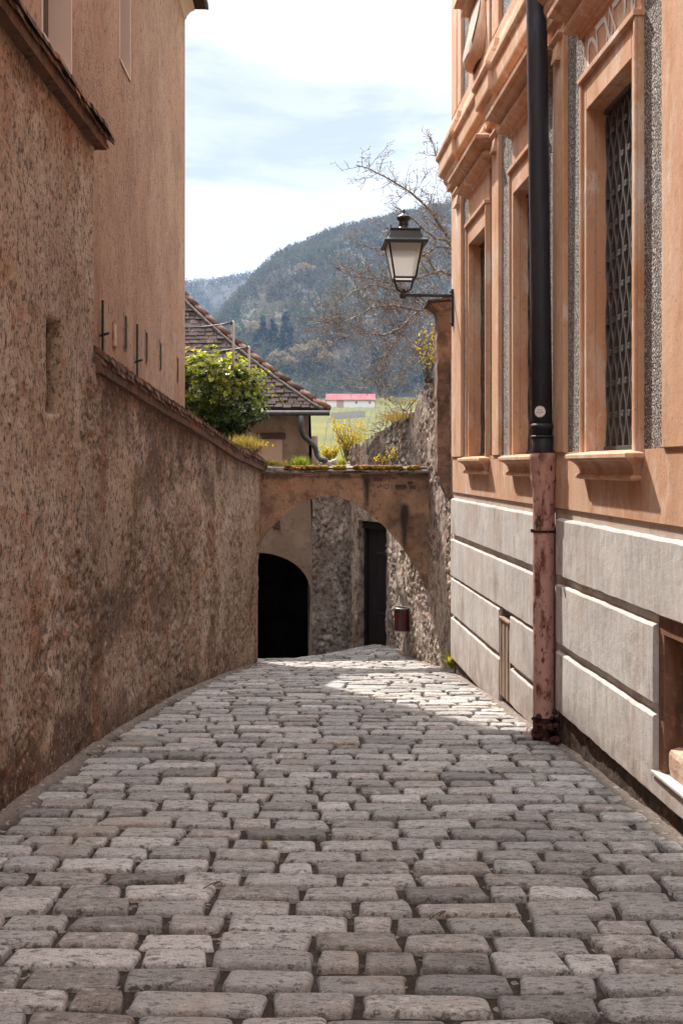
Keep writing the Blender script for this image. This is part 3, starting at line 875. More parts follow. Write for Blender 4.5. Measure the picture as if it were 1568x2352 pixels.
# ================================================================ street lamp
Yl = 11.52
s_ = Yl / F
def LP(px, py, dy=0.0):
    return V(((px - 784) * s_, Yl + dy, CZ - (py - 1068) * s_))
rot = Matrix.Rotation(math.radians(3.7), 3, 'Z')
lc = LP(927, 600)
lamp = empty('street_lamp', V((1.305, 11.55, LP(0, 748).z)), 'black iron lantern with milky panes on a scrolled bracket at the house corner', 'street lamp')
def LZ(py): return CZ - (py - 1068) * s_
def ring(hw, z): # square ring rotated with the facade
    return [V((lc.x, lc.y, 0)) + rot @ V((a * hw, b * hw, 0)) + V((0, 0, z)) for a, b in ((-1, -1), (1, -1), (1, 1), (-1, 1))]
def frustum(mb, levels, cap=True):
    vs, fs = [], []
    for hw, z in levels: vs += ring(hw, z)
    for i in range(len(levels) - 1):
        for k in range(4):
            a = i * 4 + k; b = i * 4 + (k + 1) % 4
            fs.append((a, b, b + 4, a + 4))
    if cap:
        fs.append((3, 2, 1, 0)); n = len(vs); fs.append((n - 4, n - 3, n - 2, n - 1))
    mb.add(vs, fs)
mb = MB()
frustum(mb, [(.245, LZ(566)), (.25, LZ(563)), (.25, LZ(560)), (.20, LZ(553)), (.168, LZ(536)), (.178, LZ(535)), (.178, LZ(531)), (.15, LZ(530))])
mb.build('lamp_roof', M['blackiron'], lamp, bevel=.004)
mb = MB()
mb.lathe((lc.x, lc.y, 0), [(.10, LZ(531)), (.095, LZ(527)), (.06, LZ(523)), (.052, LZ(520)), (.062, LZ(517)), (.055, LZ(513)), (.058, LZ(508)), (.085, LZ(503)), (.088, LZ(500)), (.07, LZ(497)), (.03, LZ(492)), (.018, LZ(488)), (.022, LZ(485)), (.010, LZ(481)), (0, LZ(479))], 28)
for q in ring(.168, LZ(531)):
    mb.lathe(q, [(.008, -.004), (.008, .012), (.011, .02), (0, .03)], 8)
mb.build('lamp_finial', M['blackiron'], lamp, sm=True)
mb = MB()
top, bot = ring(.192, LZ(563)), ring(.120, LZ(641))
for k in range(4):
    mb.tube([top[k], bot[k]], .0125, 6)
    for rr, rad in ((top, .015), (bot, .013)):
        mb.tube([rr[k], rr[(k + 1) % 4]], rad, 6)
mb.build('lamp_frame', M['blackiron'], lamp)
for k in range(4):
    mb = MB()
    a, b = top[k].lerp(bot[k], .02), top[(k + 1) % 4].lerp(bot[(k + 1) % 4], .02)
    c_, d_ = bot[(k + 1) % 4].lerp(top[(k + 1) % 4], .03), bot[k].lerp(top[k], .03)
    nrm = (b - a).cross(c_ - a).normalized() * .004
    mb.hexa([a - nrm, b - nrm, c_ - nrm, d_ - nrm, a + nrm, b + nrm, c_ + nrm, d_ + nrm])
    mb.build('pane', M['milk'], lamp)
mb = MB()
hub = V((lc.x, lc.y, LZ(674)))
for sx in (-1, 1):
    p0 = V((lc.x, lc.y, 0)) + rot @ V((sx * .105, 0, 0))
    p1 = V((lc.x, lc.y, 0)) + rot @ V((sx * .078, 0, 0)); p2 = V((lc.x, lc.y, 0)) + rot @ V((sx * .03, 0, 0))
    mb.tube([V((p0.x, p0.y, LZ(641))), V((p0.x, p0.y, LZ(648))), V((p1.x, p1.y, LZ(664))), V((p2.x, p2.y, LZ(670))), hub], .0125, 8)
mb.tube([hub + V((0, 0, .012)), hub + V((0, 0, .05))], .02, 10)
mb.build('lamp_yoke', M['blackiron'], lamp, sm=True)
mb = MB()
hb = hub + V((-.01, 0, -.02))
mb.lathe((hb.x, hb.y, hb.z), [(0, -.045), (.022, -.043), (.036, -.03), (.04, 0), (.036, .022), (.022, .036), (0, .038)], 14)
wl_ = R(11.57, LZ(678), .018)
bar0 = hub + V((0, 0, -.02)); bar1 = wl_
dd = (bar1 - bar0); dd.z = 0; dd.normalize(); nn = V((-dd.y, dd.x, 0)) * .013
uz = V((0, 0, .017))
mb.hexa([bar0 - nn - uz, bar1 - nn - uz, bar1 + nn - uz, bar0 + nn - uz, bar0 - nn + uz, bar1 - nn + uz, bar1 + nn + uz, bar0 + nn + uz])
mb.build('bracket_arm', M['blackiron'], lamp, bevel=.003)
mb = MB()
mb.fbox(R, 11.545, 11.595, LZ(748), LZ(663), .014, .04)
for py in (669, 741):
    q = R(11.57, LZ(py), .04); mb.tube([q, q + V((-.02, -.0013, 0))], .011, 8)
mb.build('wall_plate', M['blackiron'], lamp)
mb = MB()
def cur(pts):
    return [bar1 + dd * -((1043 - x) * s_) + V((0, 0, LZ(y) - bar1.z)) for x, y in pts]
def spiral(cx, cy, r0, r1, a0, a1, n=18):
    return [(cx + (r0 + (r1 - r0) * k / n) * math.cos(a0 + (a1 - a0) * k / n), cy + (r0 + (r1 - r0) * k / n) * math.sin(a0 + (a1 - a0) * k / n)) for k in range(n + 1)]
mb.tube(cur(spiral(961, 690, 4, 9.5, 1.2, 4.4, 12) + [(966, 682), (976, 690), (984, 700), (993, 714), (1004, 722), (1018, 725), (1031, 719), (1039, 707), (1040, 694), (1034, 684), (1024, 681), (1015, 685), (1011, 693), (1013, 701), (1019, 705), (1025, 702), (1024, 697)]), .0052, 6)
mb.build('scroll', M['blackiron'], lamp, sm=True)
# ================================================================ left: tall plastered wall and low wall
def stain_left(y, z):
    s = 0.0
    n = fbm(V((y * 1.3, z * 1.1, 4)), 4); n2 = fbm(V((y * 3.1, z * .9, 8)), 3)
    if y < 7.26:
        top = 4.1 - z
        s = .55 * smooth((.30 - top + n2 * .5) / .3)
        s = max(s, .6 * smooth((n - .12) * 5) * smooth((2.7 - z) / 1.2))
        s = max(s, .9 * smooth((zg(0, y) + .38 + .4 * n2 - z) / .25))
    else:
        zt = interp([(7.26, 2.33), (10.1, 2.01), (11.9, 1.73), (13.6, 1.57)], y)
        d = zt - z
        s = .95 * smooth((.50 + n2 * .9 - d) / .5)
        s = max(s, .60 * smooth((n + .06 + .30 * math.exp(-((y - 9.0) / 1.1) ** 2) * smooth((2.2 - z) / .6) - .25) * 4))
        s = max(s, .6 * smooth((zg(0, y) + .30 + .4 * n2 - z) / .25))
        s *= 1 - .55 * smooth((y - 11.0) / 1.2)
    return clamp(s)
def rough_left(p, amt):
    d0 = noise.voronoi(p * 7.5)[0][0]
    st = max(0, .45 - d0)
    return .010 * noise.noise(p * 2.2) + amt * (.030 * st * (1 if noise.noise(p * 1.4 + V((9, 9, 9))) > -.1 else .2) + .010 * fbm(p * 11, 3))
def left_wall(name, ylist, zt_fn, nz, niche, parent, thick, back_top=None):
    mb = MB()
    def fn(i, j):
        y = ylist[i]; zb = zg(lwx(y), y) - .12; zt = zt_fn(y)
        z = zb + (zt - zb) * j / nz
        p = V((lwx(y), y, z))
        lower = smooth((2.6 - z) / 1.0)
        am = .35 + .9 * lower
        d = rough_left(p, am)
        vv = noise.voronoi(V((x0_ := p.x, p.y * 6.5 + 1.2 * noise.noise(p * 3), p.z * 9.5 + 1.2 * noise.noise(p * 3 + V((7, 0, 0))))))
        cid = noise.cell(V(vv[1][0]) * 5.3 + V((.5, .5, .5)))
        zrel = z - zg(0, y)
        expo = smooth((fbm(p * V((1, 1.1, 1.3)) + V((3, 3, 3)), 4) + .30 * smooth((2.3 - zrel) / 1.2) + (.10 if y > 7.26 else 0) - .20) * 5)
        edge = vv[0][1] - vv[0][0]
        stone = expo * (1 if cid > -.2 else .25)
        d += .016 * stone * smooth(edge / .35) - .006 * expo
        crev = expo * (1 - smooth(edge / .13))
        x = lwx(y) + d - .05 * smooth((zb + .35 - z) / .3) * 0
        x += .04 * (z + 1.1) * smooth((y - 9) / 4.6)
        if y < 7.3:
            x -= .010 * smooth((2.0 + .8 * fbm(V((y * 1.5, 0, 3)), 3) - z) / .12)      # render has fallen off below
        if niche:
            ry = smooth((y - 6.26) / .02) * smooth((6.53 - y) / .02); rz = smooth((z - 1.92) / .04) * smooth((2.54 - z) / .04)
            x -= .135 * ry * rz
        tone = clamp(.52 + .22 * noise.noise(V((y * .9, z * .9, 11))) + stone * (.35 * cid - .12))
        st = max(stain_left(y, z), .75 * crev, .35 * stone * (cid > .3))
        if niche: st = max(st, .95 * ry * rz)  # darker brown inside the niche, also standing in for its shade
        return V((x, y, z)), tone, st
    n0 = len(mb.v)
    mb.grid(len(ylist), nz + 1, fn)
    # top, back and end of the wall
    vs, fs = [], []
    for i, y in enumerate(ylist):
        q = mb.v[i * (nz + 1) + nz]
        vs += [q, (q[0] - thick, y, q[2]), (q[0] - thick, y, -1.5)]
    for i in range(len(ylist) - 1):
        a = i * 3
        fs += [(a, a + 3, a + 4, a + 1), (a + 1, a + 4, a + 5, a + 2)]
    mb.add(vs, fs, .5, .3)
    e = [mb.v[(len(ylist) - 1) * (nz + 1) + j] for j in range(nz + 1)]
    y = ylist[-1]
    vs = e + [(e[0][0] - thick, y, zz[2]) for zz in e]
    m = nz + 1
    mb.add(vs, [(j, j + m, j + m + 1, j + 1) for j in range(nz)], .5, .2)
    e = [mb.v[j] for j in range(nz + 1)]
    vs = e + [(e[0][0] - thick, ylist[0], zz[2]) for zz in e]
    mb.add(vs, [(j, j + 1, j + m + 1, j + m) for j in range(nz)], .5, .2)
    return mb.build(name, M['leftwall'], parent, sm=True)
tall_zt = lambda y: interp([(-8, 5.2), (5.5, 4.10), (7.26, 3.965)], y)
low_zt = lambda y: interp([(7.2, 2.34), (10.1, 2.01), (11.9, 1.73), (13.6, 1.57)], y) + .01 * noise.noise(V((y * 4, 0, 0)))
tw = empty('garden_wall', (lwx(6) - .15, 6, -.4), 'tall pinkish rendered wall with a narrow niche at the left edge', 'wall')
yl = frange(-7.5, 4, .35) + frange(4, 7.24, .02)[1:]
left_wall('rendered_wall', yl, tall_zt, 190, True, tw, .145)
lw = empty('low_garden_wall', (lwx(10) - .15, 10, -.7), 'lower dark stained wall with sloping brick coping leading down to the arch', 'wall')
yl = frange(7.245, 13.62, .026)
left_wall('stained_wall', yl, low_zt, 105, False, lw, .33)
# copings: overlapping flat tiles with a rounded ridge
def coping(parent, ylist, zt_fn, over, back, h, x_fn):
    mb = MB(); rr = random.Random(5)
    y = ylist[0]
    yy = frange(ylist[0], ylist[1] - .01, .3)
    for ya, yb in zip(yy, yy[1:]):
        q = [(xo, yv, zt_fn(yv) + dz_) for dz_ in (-.06, .055) for (xo, yv) in ((x_fn(ya) + over * .62, ya), (x_fn(yb) + over * .62, yb), (x_fn(yb) - back, yb), (x_fn(ya) - back, ya))]
        mb.hexa(q, .3)
    while y < ylist[1]:
        w = rr.uniform(.085, .15) if y > 3 else .4
        zt = zt_fn(y); xf = x_fn(y)
        sl = (zt_fn(y + w) - zt) / w
        for layer in range(3):
            xo = over * (.55 + .3 * layer) if layer < 2 else over
            z0 = zt - .03 + .036 * layer + rr.uniform(-.005, .005)
            x0 = xf + xo + rr.uniform(-.010, .008)
            g = .004
            tn = rr.random()
            a = y + g + rr.uniform(-.006, .006); b = y + w - g + rr.uniform(-.01, .01)
            t_ = .034; zr = z0 + .02 + (h - .08)
            dz = sl * (b - a)
            xm = xf - .02
            mb.hexa([(x0, a, z0), (x0, b, z0 + dz), (xm, b, zr + dz), (xm, a, zr), (x0 - .004, a, z0 + t_), (x0 - .004, b, z0 + t_ + dz), (xm, b, zr + t_ + dz), (xm, a, zr + t_)], tn)
        tn = rr.random()
        zr = zt + .05 + (h - .08)
        dz = sl * w
        mb.hexa([(xm - .02, y, zt), (xm - .02, y + w, zt + dz), (xf - back, y + w, zt + dz), (xf - back, y, zt),
                 (xm + .015, y + .003, zr + .045 + rr.uniform(-.01, .01)), (xm + .015, y + w, zr + .045 + dz), (xf - back, y + w, zr + .01 + dz), (xf - back, y, zr + .01)], tn)
        y += w
    return mb.build('coping', M['coping'], parent)
coping(tw, (-7.5, 7.30), tall_zt, .125, .24, .18, lambda y: lwx(y))
coping(lw, (7.26, 13.75), low_zt, .075, .30, .13, lambda y: lwx(y) + .04 * (low_zt(y) + 1.1) * smooth((y - 9) / 4.6))
# loose stones by the foot of the left wall
def rock(mb, c, r, seed, tone=.5, fl=.7):
    n = 10; vs, fs = [], []
    for i in range(7):
        ph = math.pi * i / 6
        for k in range(n):
            t = 2 * math.pi * k / n
            d = V((math.sin(ph) * math.cos(t), math.sin(ph) * math.sin(t), math.cos(ph)))
            rr = r * (1 + .35 * noise.noise(d * 1.7 + V((seed, 0, 0))))
            vs.append(V(c) + V((d.x * rr, d.y * rr, d.z * rr * fl)))
    for i in range(6):
        for k in range(n):
            a = i * n + k; b = i * n + (k + 1) % n
            fs.append((a, a + n, b + n, b))
    mb.add(vs, fs, tone)
for (px, py, Y, r, lab) in ((380, 1597, 9.62, .045, 'fist sized brown stone lying at the foot of the left wall'), (318, 1640, 8.55, .028, 'small pale pebble at the foot of the left wall'), (205, 1748, 6.9, .02, 'small dark pebble near the left wall in front')):
    x = (px - 784) / F * Y
    mb = MB(); rock(mb, (x, Y, zg(x, Y) + r * .5), r, px)
    tag(mb.build('stone', M['niche'] if r > .04 else M['slate'], sm=True), lab, 'stone')

# ================================================================ left: tall house behind the walls
def LB(y, z, o): return V((-1.778 - .03 * y + o, y + .03 * o, z))
lb = empty('tall_house', LB(9, -.6, -.3), 'tall tan rendered house with slits and small windows behind the left walls', 'house')
mb = MB()
opens = [(6.55, 7.38, 4.45, 7.0, .14), (9.20, 9.77, 5.36, 7.3, .09)]
YB = 14.0
cuts = [-9.0, 6.55, 7.38, 9.20, 9.77, YB]
for a, b in ((-9, 6.55), (7.38, 9.20), (9.77, YB)): mb.fbox(LB, a, b, -2, 8.05, -.6, 0)
for a, b, z0, z1, d in opens:
    mb.fbox(LB, a, b, -2, z0, -.6, 0); mb.fbox(LB, a, b, z1, 8.05, -.6, 0)
mb.fbox(LB, -9, YB, -2, 8.05, -8, -.6)
mb.build('wall', M['leftbuild'], lb)
for i, (a, b, z0, z1, d) in enumerate(opens):
    mb = MB()
    mb.fbox(LB, b - .035, b, z0, z1, -d - .02, .006); mb.fbox(LB, a, a + .035, z0, z1, -d - .02, .006)
    mb.fbox(LB, a + .035, b - .035, z1 - .03, z1, -d - .02, .006)
    vs = [LB(a + .035, z0 - .01, -d), LB(b - .035, z0 - .01, -d), LB(b - .035, z0 - .01, .012), LB(a + .035, z0 - .01, .012), LB(a + .035, z0 + .06, -d), LB(b - .035, z0 + .06, -d), LB(b - .035, z0 + .012, .012), LB(a + .035, z0 + .012, .012)]
    mb.hexa(vs)
    w = mb.build('window', M['smoothplaster'], lb)
    mb = MB(); mb.fbox(LB, a, b, z0, z1, -d - .06, -d - .021); mb.build('pane', M['glassdark'], w)
    if i == 1:
        mb = MB()
        y = a + .035
        mb.tube([LB(y + .015 + .008 * noise.noise(V((k, 0, 0))), z0 + .1 + k * .09, -.03) for k in range(21)], [.012 + .005 * noise.noise(V((k * .9, 2, 0))) for k in range(21)], 6)
        mb.build('bar', M['blackiron'], w)
# cove and eaves
mb = MB()
mb.mould(LB, -9, YB, [(0, 7.86), (.015, 7.88), (.03, 7.93), (.07, 8.0), (.12, 8.05), (.12, 8.09), (0, 8.09)], back=-.1)
mb.build('cove', M['smoothplaster'], lb)
mb = MB()
mb.hexa([LB(-9, 8.10, .27), LB(YB + .2, 8.10, .27), LB(YB + .3, 8.10, -8), LB(-9, 8.10, -8), LB(-9, 8.14, .27), LB(YB + .2, 8.14, .27), LB(YB + .3, 12.0, -8), LB(-9, 12.0, -8)])
mb.build('roof', M['tile'], lb)
mb = MB(); mb.fbox(LB, -9, YB + .22, 8.105, 8.17, .27, .31); mb.build('fascia', M['zinc'], lb)
# vents, blind slits and iron wall anchors
for k, (px, y0, y1, Y) in enumerate(((288, 725, 801, 9.5), (336, 763, 831, 10.7), (368, 787, 848, 11.7), (408, 822, 875, 13.2))):
    z1 = CZ - (y0 - 1068) / F * Y; z0 = CZ - (y1 - 1068) / F * Y
    mb = MB(); mb.fbox(LB, Y - .07, Y + .07, z0 - .02, z1 + .02, -.02, .006)
    v = mb.build('vent', M['leftbuild'], lb)
    mb = MB(); mb.fbox(LB, Y - .042, Y + .042, z0, z1, -.02, .009)
    n = int((z1 - z0) / .022)
    for q in range(n):
        z = z0 + (z1 - z0) * q / n
        mb.fbox(LB, Y - .042, Y + .042, z, z + .008, .008, .018)
    mb.build('louvres', M['blackiron'], v)
Y = 8.96; mb = MB(); mb.fbox(LB, Y - .075, Y + .075, 2.66, 2.88, -.02, .012); v = mb.build('blind_slit', M['leftbuild'], lb)
mb = MB(); mb.fbox(LB, Y - .04, Y + .05, 2.675, 2.865, -.02, .016); mb.build('blind_panel', M['stoneledge'], v)
for (px, y0, y1, yb, Y) in ((224, 690, 792, 768, 8.35), (307, 745, 846, 829, 10.0)):
    z1 = CZ - (y0 - 1068) / F * Y; z0 = CZ - (y1 - 1068) / F * Y; zb = CZ - (yb - 1068) / F * Y
    mb = MB(); mb.fbox(LB, Y - .012, Y + .014, z0 - .15, z1, .02, .038)
    a = mb.build('wall_anchor', M['blackiron'], lb)
    mb = MB(); mb.tube([LB(Y + .04, zb - .012, -.02), LB(Y - .015, zb + .010, .085)], .012, 8); mb.build('bolt', M['zinc'], a)

# garden terrace behind the low wall
mb = MB()
def terr(i, j):
    y = 7.0 + 10.3 * i / 40
    xf = lwx(y) - .15 if y < 13.9 else interp([(13.9, -1.35), (15, -2.0), (17.3, -2.6)], y)
    x = xf - 5.5 * (j / 24) ** 1.5
    zt = interp([(7, 2.25), (10.1, 1.95), (11.9, 1.72), (13.6, 1.55), (17.5, 1.5)], y)
    return V((x, y, zt + .05 + .05 * noise.noise(V((x * 2, y * 2, 0))) if j else zt - 3.5)), .5, 0
mb.grid(41, 25, terr, flip=True)
tag(mb.build('terrace', M['terrace'], sm=True), kind='structure')

# ================================================================ generic masonry along a path
def smooth_path(pts, step):
    out = []
    for (a, b) in zip(pts, pts[1:]):
        L_ = math.hypot(b[0] - a[0], b[1] - a[1]); n = max(1, int(L_ / step))
        out += [(a[0] + (b[0] - a[0]) * k / n, a[1] + (b[1] - a[1]) * k / n) for k in range(n)]
    out.append(pts[-1])
    for _ in range(int(.25 / step)):
        out = [out[0]] + [((p[0] + 2 * q[0] + r[0]) / 4, (p[1] + 2 * q[1] + r[1]) / 4) for p, q, r in zip(out, out[1:], out[2:])] + [out[-1]]
    return out
def masonry(name, m, path, zb, zt, nz, amp, thick, parent=None, freq=7.0, stain=None, side=1, seed=0):
    """path runs away from the camera; the seen face is on the left when side = 1"""
    mb = MB(); N_ = len(path); rows = []
    nrm = []
    for i, p in enumerate(path):
        a = path[max(0, i - 1)]; b = path[min(N_ - 1, i + 1)]
        dx, dy = b[0] - a[0], b[1] - a[1]; L_ = math.hypot(dx, dy)
        nrm.append((-dy / L_ * side, dx / L_ * side))
    def fn(i, j):
        x, y = path[i]; z0 = zb(x, y, i); z1 = zt(x, y, i)
        z = z0 + (z1 - z0) * j / nz
        p = V((x, y, z + seed))
        v = noise.voronoi(p * freq)
        edge = v[0][1] - v[0][0]
        ex = smooth((fbm(p * 1.6 + V((2, 9, 4)), 4) + .12) * 4)
        cs = .4 + .6 * (noise.cell(V(v[1][0]) * 3.1 + V((.5, .5, .5))) > -.3)
        d = amp * (1.2 * ex * cs * smooth(edge / .4) + .7 * fbm(p * 16, 4) + .9 * noise.noise(p * 2.3)) - amp * .5
        tn = clamp(.55 + .4 * ex * noise.cell(V(v[1][0]) * 5.3 + V((.5, .5, .5))) + .25 * noise.noise(p * 1.1) - .2 * ex * (1 - smooth(edge / .14)))
        s = max(stain(x, y, z, z1) if stain else 0, .65 * ex * cs * (1 - smooth(edge / .10)))
        return V((x + nrm[i][0] * d, y + nrm[i][1] * d, z)), tn, s
    mb.grid(N_, nz + 1, fn, flip=(side == 1))
    def nxt(i, j): return mb.v[i * (nz + 1) + j]
    vs, fs = [], []
    for i in range(N_):
        q = nxt(i, nz); b = (q[0] - nrm[i][0] * thick, q[1] - nrm[i][1] * thick)
        vs += [q, (b[0], b[1], q[2] + .02 * noise.noise(V((i * .3, 1, 1)))), (b[0], b[1], nxt(i, 0)[2])]
    for i in range(N_ - 1):
        a = i * 3; fs += [(a, a + 1, a + 4, a + 3), (a + 1, a + 2, a + 5, a + 4)]
    mb.add(vs, fs, .5, .1)
    for i in (0, N_ - 1):
        e = [nxt(i, j) for j in range(nz + 1)]
        bk = [(q[0] - nrm[i][0] * thick, q[1] - nrm[i][1] * thick, q[2]) for q in e]
        m_ = nz + 1
        mb.add(e + bk, [(j, j + 1, j + m_ + 1, j + m_) for j in range(nz)], .45, .1)
    return mb.build(name, m, parent, sm=True)

# right rubble wall from the house corner past the arch to the door
RT = [(12.0, 2.95), (13.1, 2.80), (13.7, 2.70), (14.15, 2.62), (14.25, 2.45), (14.35, 2.40), (14.75, 2.37), (15.6, 2.30), (16.2, 2.195), (16.7, 2.06), (17.3, 1.87)]
def rzt(x, y, i): return interp(RT, y) + .05 * noise.noise(V((y * 5, 0, 2))) + .03 * noise.noise(V((y * 17, 0, 2)))
def rst(x, y, z, z1):
    n = fbm(V((x * 2, y * 2, z * 2)), 4)
    s = .7 * smooth((.25 + .6 * n - (z1 - z)) / .3)
    if y > 13.9 and z > 1.5: s = max(s, .75 * smooth((n + .25) * 3))
    if 13.2 < y < 14.3 and z < 1.2: s = max(s, .35 * smooth(n * 3 + .3))
    return s
rw = empty('rubble_wall', (1.4, 14, -1.1), 'sunlit rubble stone wall with a ragged sloping top and a dark door on the right', 'wall')
path = smooth_path([(1.42, 11.72), (1.36, 12.1), (1.17, 13.7), (.72, 16.2)], .028)
masonry('masonry', M['rubble'], path, lambda x, y, i: zg(x, y) - .15, rzt, 170, .026, .6, rw, stain=rst, freq=12.5)
path2 = smooth_path([(.72, 16.2), (.28, 17.0)], .04)
masonry('lintel_masonry', M['rubble'], path2, lambda x, y, i: .66, rzt, 36, .03, .6, rw, stain=rst, seed=3)
path3 = smooth_path([(.28, 17.0), (.14, 17.2)], .03)
masonry('door_jamb', M['rubble'], path3, lambda x, y, i: zg(x, y) - .2, rzt, 80, .03, .5, rw, stain=rst, seed=5)
# door set back into the wall
dx, dy = (.28 - .72), (17.0 - 16.2); L_ = math.hypot(dx, dy); ux, uy = dx / L_, dy / L_
def D(s, z, o): # s along the opening from the near side, o into the wall
    return V((.72 + ux * s + uy * o, 16.2 + uy * s - ux * o * 1.0, z))
mb = MB()
nb = 6
for k in range(nb):
    a = .06 + (L_ - .12) * k / nb; b = .06 + (L_ - .12) * (k + 1) / nb
    mb.hexa([D(a + .004, -1.62, .17), D(b - .004, -1.62, .17), D(b - .004, -1.62, .22), D(a + .004, -1.62, .22), D(a + .004, .52, .17 + .006 * (k % 2)), D(b - .004, .52, .17 + .006 * (k % 2)), D(b - .004, .52, .22), D(a + .004, .52, .22)])
dr = mb.build('door', M['doorwood'], rw)
mb = MB()
mb.hexa([D(-.05, .52, .10), D(L_ + .05, .52, .10), D(L_ + .05, .52, .3), D(-.05, .52, .3), D(-.05, .62, .10), D(L_ + .05, .62, .10), D(L_ + .05, .62, .3), D(-.05, .62, .3)])
for a, b in ((.0, .06), (L_ - .06, L_)):
    mb.hexa([D(a, -1.65, .12), D(b, -1.65, .12), D(b, -1.65, .25), D(a, -1.65, .25), D(a, .52, .12), D(b, .52, .12), D(b, .52, .25), D(a, .52, .25)])
mb.build('door_frame', M['doorwood'], dr)
mb = MB()
for z in (.1, -.9): mb.hexa([D(.08, z, .155), D(.55, z, .155), D(.55, z, .17), D(.08, z, .17), D(.08, z + .04, .155), D(.55, z + .04, .155), D(.55, z + .04, .17), D(.08, z + .04, .17)])
mb.build('hinge', M['blackiron'], dr)
mb = MB()
mb.hexa([D(-.05, .62, .14), D(L_ + .05, .62, .14), D(L_ + .05, .62, .4), D(-.05, .62, .4), D(-.05, .80, .14), D(L_ + .05, .80, .14), D(L_ + .05, .80, .4), D(-.05, .80, .4)])
mb.build('lunette', M['houseplaster'], rw)
mb = MB()
mb.hexa([D(-.4, -2.2, .25), D(L_ + .1, -2.2, .25), D(L_ + .1, -2.2, .6), D(-.4, -2.2, .6), D(-.4, 1.6, .25), D(L_ + .1, 1.6, .25), D(L_ + .1, 1.6, .6), D(-.4, 1.6, .6)])
mb.build('back_masonry', M['darkrubble'], rw)
mb = MB()
mb.hexa([D(-.04, -1.9, -.02), D(L_, -1.9, -.02), D(L_, -1.9, .3), D(-.04, -1.9, .3), D(-.04, -1.43, -.02), D(L_, -1.50, -.02), D(L_, -1.50, .3), D(-.04, -1.43, .3)])
mb.build('door_step', M['slate'], rw, bevel=.01)
# curved grey rubble wall that turns into the passage
cw = empty('curved_wall', (-.2, 17.6, -1.8), 'shaded grey rubble wall curving from the door into the dark passage', 'wall')
path4 = smooth_path([(.15, 17.18), (.06, 17.34), (-.16, 17.46), (-.36, 17.50), (-.51, 17.47)], .03)
masonry('masonry', M['darkrubble'], path4, lambda x, y, i: -2.4, lambda x, y, i: 1.58 + .06 * noise.noise(V((x * 6, y * 6, 0))), 150, .028, .5, cw, freq=11, seed=9)

# ================================================================ the arch across the lane
ar = empty('arch_wall', (0, 13.85, -1.1), 'tan plastered wall with a wide arch spanning the lane, mossy on top', 'arch')
YA, TA = 13.62, .42
intr = [(586, 1268), (600, 1240), (617, 1218), (640, 1195), (665, 1172), (690, 1157), (712, 1147), (735, 1141), (760, 1139), (780, 1142), (800, 1149), (825, 1163), (850, 1181), (877, 1205), (900, 1229), (918, 1250), (935, 1275), (952, 1298), (967, 1322), (985, 1362), (1000, 1440), (1010, 1530)]
lo = [V(((x - 784) / F * YA, YA, CZ - (y - 1068) / F * YA)) for x, y in intr]
zt_a = 1.475
fine = []
for a, b in zip(lo, lo[1:]):
    for k in range(4): fine.append(a.lerp(b, k / 4))
fine.append(lo[-1])
lo = [q + V((0, 0, .010 * noise.noise(V((q.x * 9, 0, 1))))) for q in fine]
mb = MB(); nz = 26
def astain(x, z):
    n = fbm(V((x * 3, 0, z * 3)), 4)
    s = 0
    def drip(cx, w, z0, z1, k):
        return k * smooth((w + .05 * n - abs(x - cx)) / (w * .9)) * smooth((z - z0 + .2 * n) / .2) * smooth((z1 - z) / .1)
    s = max(s, drip(.345, .075, .86, 1.49, 1.0))
    s = max(s, drip(.86, .10, .30, 1.12, 1.0))
    s = max(s, drip(.90, .20, .45, .98, .6))
    s = max(s, .5 * smooth((n - .02) * 5) * smooth((x - .55) / .15) * smooth((1.05 - z) / .2))
    s = max(s, .6 * smooth((.10 + .1 * n - (zt_a - z)) / .08))
    return clamp(s)
def afn(i, j):
    q = lo[i]
    z = q.z + (zt_a - q.z) * j / nz
    x = q.x if i not in (0,) else q.x
    xx = x + (0 if i < len(lo) - 1 else 0)
    p = V((xx, 3, z))
    d = .012 * noise.noise(p * 3) + .008 * fbm(p * 12, 3)
    return V((xx, YA - d, z)), clamp(.5 + .4 * noise.noise(p * 2)), astain(xx, z)
mb.grid(len(lo), nz + 1, afn, flip=False)
def afn2(i, j):
    q = lo[i]; y = YA + TA * j / 6 if j else YA - .004
    return V((q.x, y, q.z + .006 * noise.noise(V((q.x * 15, y * 15, 4))))), .4, .25
mb.grid(len(lo), 7, afn2, flip=True)
mb.grid(len(lo), 2, lambda i, j: (V((lo[i].x, YA + TA, lo[i].z if j else zt_a)), .5, .3))
x0 = lo[0].x; mb.box((x0 - .35, YA + .003, -1.6), (x0, YA + TA, zt_a)); mb.box((x0 - .3, YA, zt_a - .03), (1.36, YA + TA, zt_a + .02))
mb.build('arch_masonry', M['arch'], ar, sm=True)
mb = MB()
for (px, py, w, h) in ((920, 1118, 26, 11), (942, 1109, 14, 8), (924, 1089, 25, 7), (905, 1098, 13, 5)):
    c = P(px, py, YA); rw_, rh = w / 2 / F * YA, h / 2 / F * YA
    n = 12
    poly = [V((c.x + rw_ * math.copysign(abs(math.cos(t)) ** .5, math.cos(t)), YA - .012, c.z + rh * math.copysign(abs(math.sin(t)) ** .6, math.sin(t)) * (1 + .15 * math.sin(3 * t)))) for t in [2 * math.pi * k / n for k in range(n)]]
    mb.prism(poly, (0, .05, 0), tone=.2)
mb.build('inset_stone', M['footing'], ar)
mb = MB()
for (px, py, w, h) in ((947, 1119, 14, 9), (867, 1101, 20, 9)):
    c = P(px, py, YA); mb.box((c.x - w / 2 / F * YA, YA - .011, c.z - h / 2 / F * YA), (c.x + w / 2 / F * YA, YA + .03, c.z + h / 2 / F * YA), .6)
mb.build('inset_brick', M['ridge'], ar)
mb = MB()
